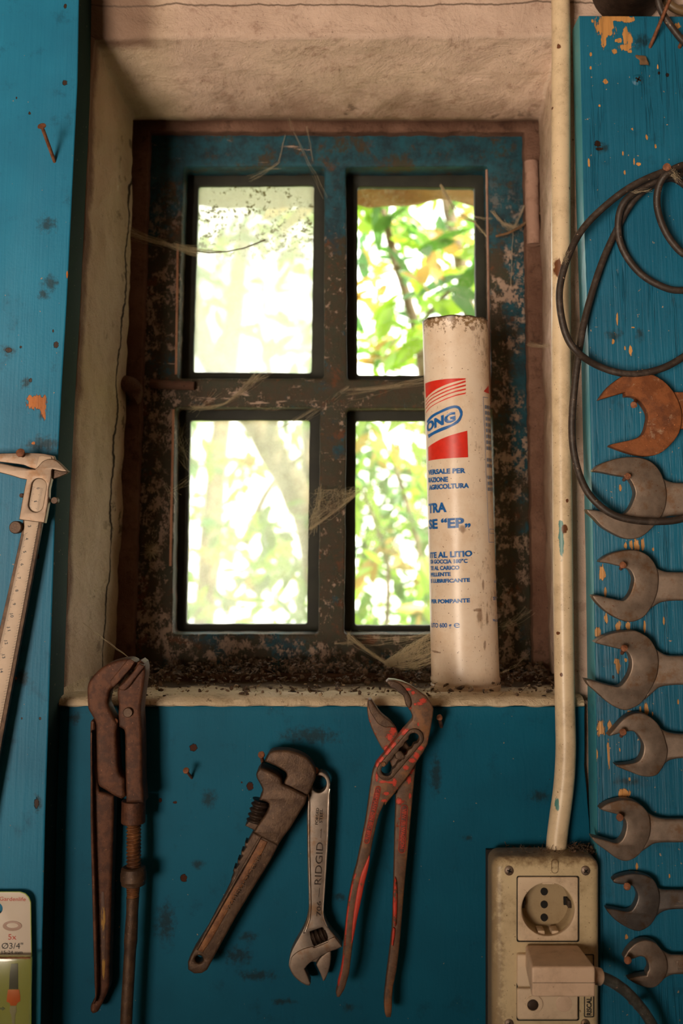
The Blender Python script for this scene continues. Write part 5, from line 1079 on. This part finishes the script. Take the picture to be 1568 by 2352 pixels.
web('cobweb', 'funnel of cobweb stretched from the left reveal to a twig before the upper left pane',
    multi(bundle((272, 520, .115), (380, 558, .14), 46, .0032, .0016, .002), bundle((372, 556, .14), (455, 580, .150), 60, .001, .0026, .001), bundle((400, 560, .14), (520, 578, .16), 22, .0012, .0003, .002)))
tw = tube('twig', [P(*p) for p in ((445, 576, .150), (480, 581, .150), (520, 578, .150), (560, 570, .150), (609, 551, .150))], .0006, M_debris, None, 6); tag(tw, 'thin dark twig caught in the web before the upper left pane', 'twig')
def sheet(corners, n, r=.00011, jit=.001, anchor=.15):
    c = [V3(p) for p in corners]
    def f(bm):
        for i in range(n):
            u1, u2 = random.random(), random.random(); 
            a = c[0].lerp(c[1], u1); b = c[3].lerp(c[2], min(1, max(0, u1+random.gauss(0, anchor))))
            strand(bm, a, b, random.uniform(0, .001), r*random.uniform(.6, 1.6), 10, jit)
        for i in range(n//2):
            u1 = random.random(); a = c[0].lerp(c[3], u1); b = c[1].lerp(c[2], min(1, max(0, u1+random.gauss(0, anchor))))
            strand(bm, a, b, random.uniform(0, .001), r*random.uniform(.6, 1.4), 10, jit)
    return f
web('cobweb', 'dirty cobweb spanning the mullion between the two lower panes',
    multi(sheet([(722, 1125, .142), (825, 1122, .146), (800, 1145, .146), (712, 1215, .145)], 42, .00012, .0045, .6), bundle((712, 1215, .145), (826, 1128, .146), 26, .0008, .0008, .001), bundle((738, 1120, .14), (720, 1225, .147), 16, .002, .002, 0), bundle((722, 1175, .144), (690, 1225, .165), 14, .001, .004, .001)))
web('cobweb', 'thick hammock of cobweb between the bottom rail and the grease cartridge',
    multi(sheet([(880, 1520, .125), (990, 1452, .075), (990, 1500, .07), (890, 1530, .12)], 150, .00013, .0022, .4), bundle((800, 1460, .145), (886, 1522, .122), 34, .0012, .0010, .001, .00014), bundle((884, 1524, .122), (992, 1508, .068), 46, .001, .0028, .004, .00014), bundle((768, 1478, .148), (812, 1476, .14), 14, .0003, .001, 0), bundle((835, 1462, .146), (985, 1458, .07), 14, .003, .003, .002), bundle((800, 1452, .148), (800, 1480, .142), 20, .0018, .001, 0)))
web('cobweb', 'grey web strands running along the middle rail from the latch',
    multi(bundle((440, 936, .148), (520, 925, .146), 22, .0012, .0006, .002), bundle((518, 926, .146), (592, 862, .148), 30, .0006, .0022, .002), bundle((560, 880, .147), (612, 860, .149), 24, .0012, .003, .001), bundle((440, 945, .148), (500, 900, .148), 8, .003, .003, .001)))
web('cobweb', 'web wisps across the rail between the mullion and the cartridge',
    multi(bundle((800, 905, .147), (975, 872, .147), 26, .003, .0025, .001, .00009), bundle((640, 985, .170), (800, 890, .147), 14, .0012, .001, .001, .00009), bundle((700, 965, .172), (770, 905, .148), 8, .001, .003, .001), bundle((815, 895, .148), (920, 884, .147), 18, .001, .001, .001)))
web('cobweb', 'crusty web trailing over the top of the upper right pane',
    multi(bundle((1012, 425, .150), (1040, 480, .15), 40, .0006, .0016, 0, .00014), bundle((1040, 480, .15), (1090, 510, .15), 30, .0024, .0008, .001, .00014), bundle((1085, 506, .15), (1118, 545, .15), 14, .0005, .0004, 0), bundle((1090, 497, .15), (1130, 500, .148), 8, .0003, .0005, .001), bundle((1030, 485, .15), (1052, 465, .15), 16, .002, .002, 0)))
web('cobweb', 'knotted web hanging on the right stile by the hinge',
    multi(bundle((1130, 486, .147), (1160, 518, .146), 22, .0010, .0012, .001, .00014), bundle((1158, 515, .146), (1196, 522, .146), 30, .0009, .0012, .001, .00014), bundle((1176, 530, .145), (1204, 472, .14), 22, .0012, .0004, .001), bundle((1178, 530, .145), (1172, 662, .147), 3, .0001, .0002, 0, .00016), bundle((1160, 515, .146), (1180, 532, .146), 24, .0022, .0022, 0)))
st = tube('straw', [P(*p) for p in ((1138, 543, .140), (1165, 536, .138), (1190, 524, .136), (1218, 503, .132), (1245, 486, .125))], .0012, M_mud, None, 7); tag(st, 'pale straw lying across the hinge in the right-hand web', 'straw')
web('cobweb', 'loose threads hanging down the soffit of the opening to the mullion',
    multi(bundle((640, 190, .06), (672, 300, .135), 7, .0015, .0008, 0, .00012), bundle((672, 300, .14), (745, 460, .152), 5, .0008, .002, 0, .0001), bundle((704, 290, .13), (718, 370, .148), 5, .0004, .0006, 0, .0001), bundle((655, 310, .147), (640, 372, .148), 6, .0003, .0006, 0, .0001), bundle((640, 374, .148), (575, 412, .160), 9, .0006, .0014, .001, .0001)))
web('cobweb', 'fine web fringe on the left stile beside the lower left pane',
    multi(bundle((402, 1000, .15), (440, 1080, .172), 20, .006, .006, .001, .00007), bundle((398, 1030, .149), (434, 990, .172), 14, .006, .006, .001, .00007), bundle((385, 1130, .146), (430, 1100, .17), 8, .002, .002, .001, .0001), bundle((375, 1110, .146), (398, 1145, .148), 9, .0008, .0035, 0, .0001)))
web('cobweb', 'web wisp at the pipe side of the right reveal', multi(bundle((1210, 790, .13), (1262, 792, .08), 14, .0014, .0014, .001, .00012), bundle((1150, 1440, .13), (1216, 1400, .138), 10, .002, .002, .002), bundle((1148, 1545, .08), (1215, 1500, .13), 4, .0005, .0005, .002, .00012)))
web('cobweb', 'long slack thread from the left reveal down to the two-handled pipe wrench', multi(bundle((190, 1430, .03), (312, 1520, -.02), 3, .0002, .0003, .001, .00012), bundle((312, 1520, -.02), (345, 1560, .05), 3, .0004, .0006, .001, .0001)))
web('cobweb', 'small web tangle on the black cable where it crosses the conduit', bundle((1300, 578, -.040), (1296, 600, -.041), 26, .0016, .0016, 0, .00014))
web('cobweb', 'bits of web knotted at the top of the cable coil', multi(bundle((1540, 392, -.05), (1556, 412, -.045), 30, .0015, .002, 0, .00014), bundle((1452, 440, -.038), (1492, 436, -.038), 10, .0012, .0012, .0005, .00012)))
# pale seed tuft on the left stile
def tuft(bm):
    c = V3((348, 1265, .142))
    for i in range(150):
        d = Vector((random.gauss(0, 1), random.gauss(-.2, .5), random.gauss(0, 1))).normalized()*random.uniform(.004, .0105)
        strand(bm, c+d*.15, c+d, 0, .00012, 4, .0006)
tf = web('seed_tuft', 'pale fluffy seed tuft stuck to the left stile of the window', tuft); tf['category'] = 'seed tuft'
# ---------------------------------------------------------------- debris on the sill
zs = P(700, 1598, .004).z
def sill_pt(): 
    y = min(.136, max(.0, random.gauss(.112, .022) if random.random() < .8 else random.uniform(0, .12))); x = random.uniform(-.185, .17)
    return Vector((x, y, zs+random.uniform(0, .002)+max(0, y-.09)*.10+random.uniform(0, .010)*max(0, 1-abs(x+.015)/.09)*(y > .09)))
crumbs('sill_debris', 1700, sill_pt, M_debris, 'brown crumbs, dead leaves and dust strewn over the window sill', 'debris', size=(.0005, .0048), flat=.4, stringy=260)
crumbs('plaster_crumbs', 160, lambda: Vector((random.uniform(-.19, .17), random.uniform(.0, .06), zs+random.uniform(0, .001))), M_debris_l, 'pale plaster crumbs along the front of the sill', 'debris', size=(.0006, .0026))
for (x_, y_, s_, lab) in ((977, 1420, 0, ''),):
    pass
def lump(name, px, py, Y, s, mat, label, cat, n=1, sq=(1, .6, .7)):
    bm = bmesh.new(); c = P(px, py, Y)
    bmesh.ops.create_icosphere(bm, subdivisions=3, radius=1, matrix=Matrix.Translation(c) @ Matrix.Diagonal((s*sq[0], s*sq[1], s*sq[2], 1)))
    for v in bm.verts: v.co += Vector([mnoise.noise(v.co*(1.1/s)+Vector((i*5, s*999, 0))) for i in range(3)])*s*.6
    return tag(link(name, from_bm(bm), mat, None, 60), label, cat)
lump('dirt_lump', 672, 1593, .045, .0034, M_debris, 'dark crumbling lump in the middle of the sill left of the pliers', 'debris lump')
lump('dead_insect', 812, 1592, .045, .0034, M_debris, 'dark dried insect on the sill just left of the open pliers', 'dead insect')
lump('dirt_lump', 905, 1593, .04, .0028, M_debris, 'small dirt lump on the sill beside the pliers jaw', 'debris lump')
o = tube('twig', [P(712, 1588, .05), P(750, 1593, .048)], .0016, M_debris, None, 8); tag(o, 'short thick twig lying on the sill in the middle', 'twig')
def soffit(px, py):   # a pixel on the soffit: find Y where the reveal top lies
    z0 = P(700, 88, WY).z; z1 = P(700, 271, .15).z
    best = min((abs(P(px, py, y).z-(z0+(z1-z0)*(y-WY)/(.15-WY))), y) for y in [WY+.0005*i for i in range(280)])
    return best[1]
for px, py, s_, lab in ((766, 140, .0030, 'lower lump of the dried mud nest on the soffit'), (779, 116, .0024, 'upper crumb of the dried mud nest on the soffit'), (1207, 285, .0030, 'crumbly patch of dried mud at the right end of the soffit')):
    lump('mud_nest', px, py, soffit(px, py), s_, M_mud, lab, 'mud nest', sq=(.8, 1.2, .6))
sp_y = soffit(1090, 213)
lump('spider', 1091, 208, sp_y-.003, .0011, M_debris, 'tiny dark spider on the soffit near the right', 'spider', sq=(.7, .7, 1.6))
c_ = bmesh.new()
for yy2, zz2 in ((0, 0),):
    vs = []
lf = lump('dry_leaf', 1477, 138, YR-.004, .0050, M_mud, 'curled dry leaf scrap above the blue screw on the right plank', 'dry leaf', sq=(.55, .25, 1.2)); lf.rotation_euler = (0, -.75, 0)
# ---------------------------------------------------------------- outside
g = box('ground', (0, 6.5, -1.5), (30, 12, .05), plain('sunlit grass', (.16, .22, .05), .95, var=.5, bscale=20), None); tag(g, kind='structure')
def leaf_geo(bm, c, d, n, L, w, bend):
    d = d.normalized(); s = d.cross(n); s = s.normalized() if s.length > 1e-4 else Vector((1, 0, 0)); n = s.cross(d)
    prev = None
    for k, (t, ww) in enumerate(((0, .05), (.22, .75), (.5, 1), (.78, .7), (1, .03))):
        m = c+d*L*t-n*bend*L*t*t
        row = [bm.verts.new(m-s*w*ww*.5+n*w*.12*ww), bm.verts.new(m), bm.verts.new(m+s*w*ww*.5+n*w*.12*ww)]
        if prev:
            bm.faces.new((prev[0], prev[1], row[1], row[0])); bm.faces.new((prev[1], prev[2], row[2], row[1]))
        prev = row
def tree(name, label, stems, spray, n, L, mats, seed, spread=.16):
    random.seed(seed); n = int(n*.5); root = thing(name, stems[0][0][0], label, 'tree')
    for pts, r0, r1 in stems:
        c = crom([tuple(p) for p in pts], 6, False); m = len(c)
        bm = bmesh.new(); add_tube(bm, c, [r0+(r1-r0)*i/(m-1) for i in range(m)], 10)
        for v in bm.verts: v.co += Vector([mnoise.noise(v.co*25+Vector((i*5, 0, 0))) for i in range(3)])*r0*.3
        link('trunk' if r0 > .02 else 'branch', from_bm(bm), M_bark, root, 60)
    bms = [bmesh.new() for _ in mats]
    for i in range(n):
        cx, cy, cz, sx, sy, sz = random.choice(spray)
        c = Vector((random.gauss(cx, sx), random.gauss(cy, sy), random.gauss(cz, sz)))
        tip = Vector((random.gauss(0, 1), random.gauss(-.2, .8), random.gauss(-.1, .7))).normalized()
        w = random.random(); mi = 0 if w < .52 else (1 if w < .90 else 2)
        k = random.randint(2, 5)
        for j in range(k):
            dd_ = (tip+Vector([random.gauss(0, .6) for _ in range(3)])).normalized()
            leaf_geo(bms[mi], c+tip*j*.02, dd_, Vector((random.gauss(0, .6), random.gauss(-.3, .6), 1)).normalized(), L*random.uniform(.6, 1.25), L*random.uniform(.28, .42), random.uniform(-.1, .35))
    for b_i, m_i in zip(bms, mats):
        o = link('foliage', from_bm(b_i), m_i, root, 180); o['kind'] = 'stuff'
    return root
def Q(px, py, Y): return P(px, py, Y)
def cl(px, py, Y, sx, sy, sz): q = P(px, py, Y); return (q.x, q.y, q.z, sx, sy, sz)
LM = [M_leaf1, M_leaf2, M_leaf3]
tree('laurel_bush', 'leafy green bush seen through the clear upper right pane', [([Q(1000, 1100, 1.3), Q(955, 760, 1.2), Q(905, 590, 1.15), Q(880, 480, 1.15)], .012, .006), ([Q(1110, 900, 1.5), Q(1060, 620, 1.4), Q(1030, 480, 1.4), Q(1010, 380, 1.4)], .016, .009), ([Q(955, 760, 1.2), Q(1010, 690, 1.15), Q(1070, 640, 1.1)], .006, .003)],
    [cl(870, 520, 1.1, .10, .12, .12), cl(1030, 600, 1.0, .12, .12, .14), cl(880, 760, 1.5, .16, .2, .16), cl(1000, 480, 1.7, .22, .2, .14), cl(960, 850, 1.9, .25, .2, .2), cl(850, 640, 2.2, .3, .3, .3)], 520, .075, LM, 11)
tree('slanting_tree', 'tree with a slanting grey trunk behind the left panes', [([Q(760, 1500, 1.7), Q(700, 1180, 1.6), Q(640, 1060, 1.55), Q(575, 960, 1.5), Q(470, 800, 1.5), Q(420, 640, 1.5)], .034, .024), ([Q(640, 1060, 1.55), Q(620, 860, 1.6), Q(590, 740, 1.6)], .010, .006), ([Q(700, 1180, 1.6), Q(705, 1000, 1.7), Q(700, 900, 1.8)], .016, .01), ([Q(560, 1250, 1.5), Q(620, 1120, 1.5), Q(700, 1040, 1.5)], .008, .005)],
    [cl(480, 1100, 1.9, .2, .3, .12), cl(560, 1330, 2.0, .25, .3, .14), cl(660, 760, 2.2, .25, .3, .2), cl(460, 500, 2.4, .3, .3, .15), cl(640, 1380, 1.6, .2, .2, .12)], 300, .07, LM, 21)
tree('lower_bush', 'dense bush with grassy shoots behind the lower right pane', [([Q(1000, 1500, 1.5), Q(960, 1250, 1.5), Q(900, 1050, 1.5)], .010, .005), ([Q(880, 1500, 1.3), Q(890, 1300, 1.3), Q(830, 1120, 1.3)], .006, .003)],
    [cl(880, 1060, 1.5, .14, .15, .12), cl(930, 1230, 1.4, .12, .15, .12), cl(860, 1380, 1.6, .16, .2, .12), cl(980, 1330, 1.9, .25, .2, .2), cl(900, 1180, 2.4, .3, .3, .3)], 560, .06, LM, 31)
tree('distant_hedge', 'blurred hedge further off behind everything in the garden', [([Vector((-.6, 3.4, -1.4)), Vector((-.5, 3.4, .2)), Vector((-.4, 3.4, 1.2))], .05, .03), ([Vector((.7, 3.4, -1.4)), Vector((.6, 3.4, 0)), Vector((.8, 3.4, 1.2))], .04, .02)],
    [(-.7, 3.4, .0, .5, .3, .4), (.5, 3.4, -.1, .5, .3, .4), (.9, 3.6, .5, .5, .3, .4), (-.3, 3.6, -.5, .6, .3, .3)], 620, .11, LM, 41)
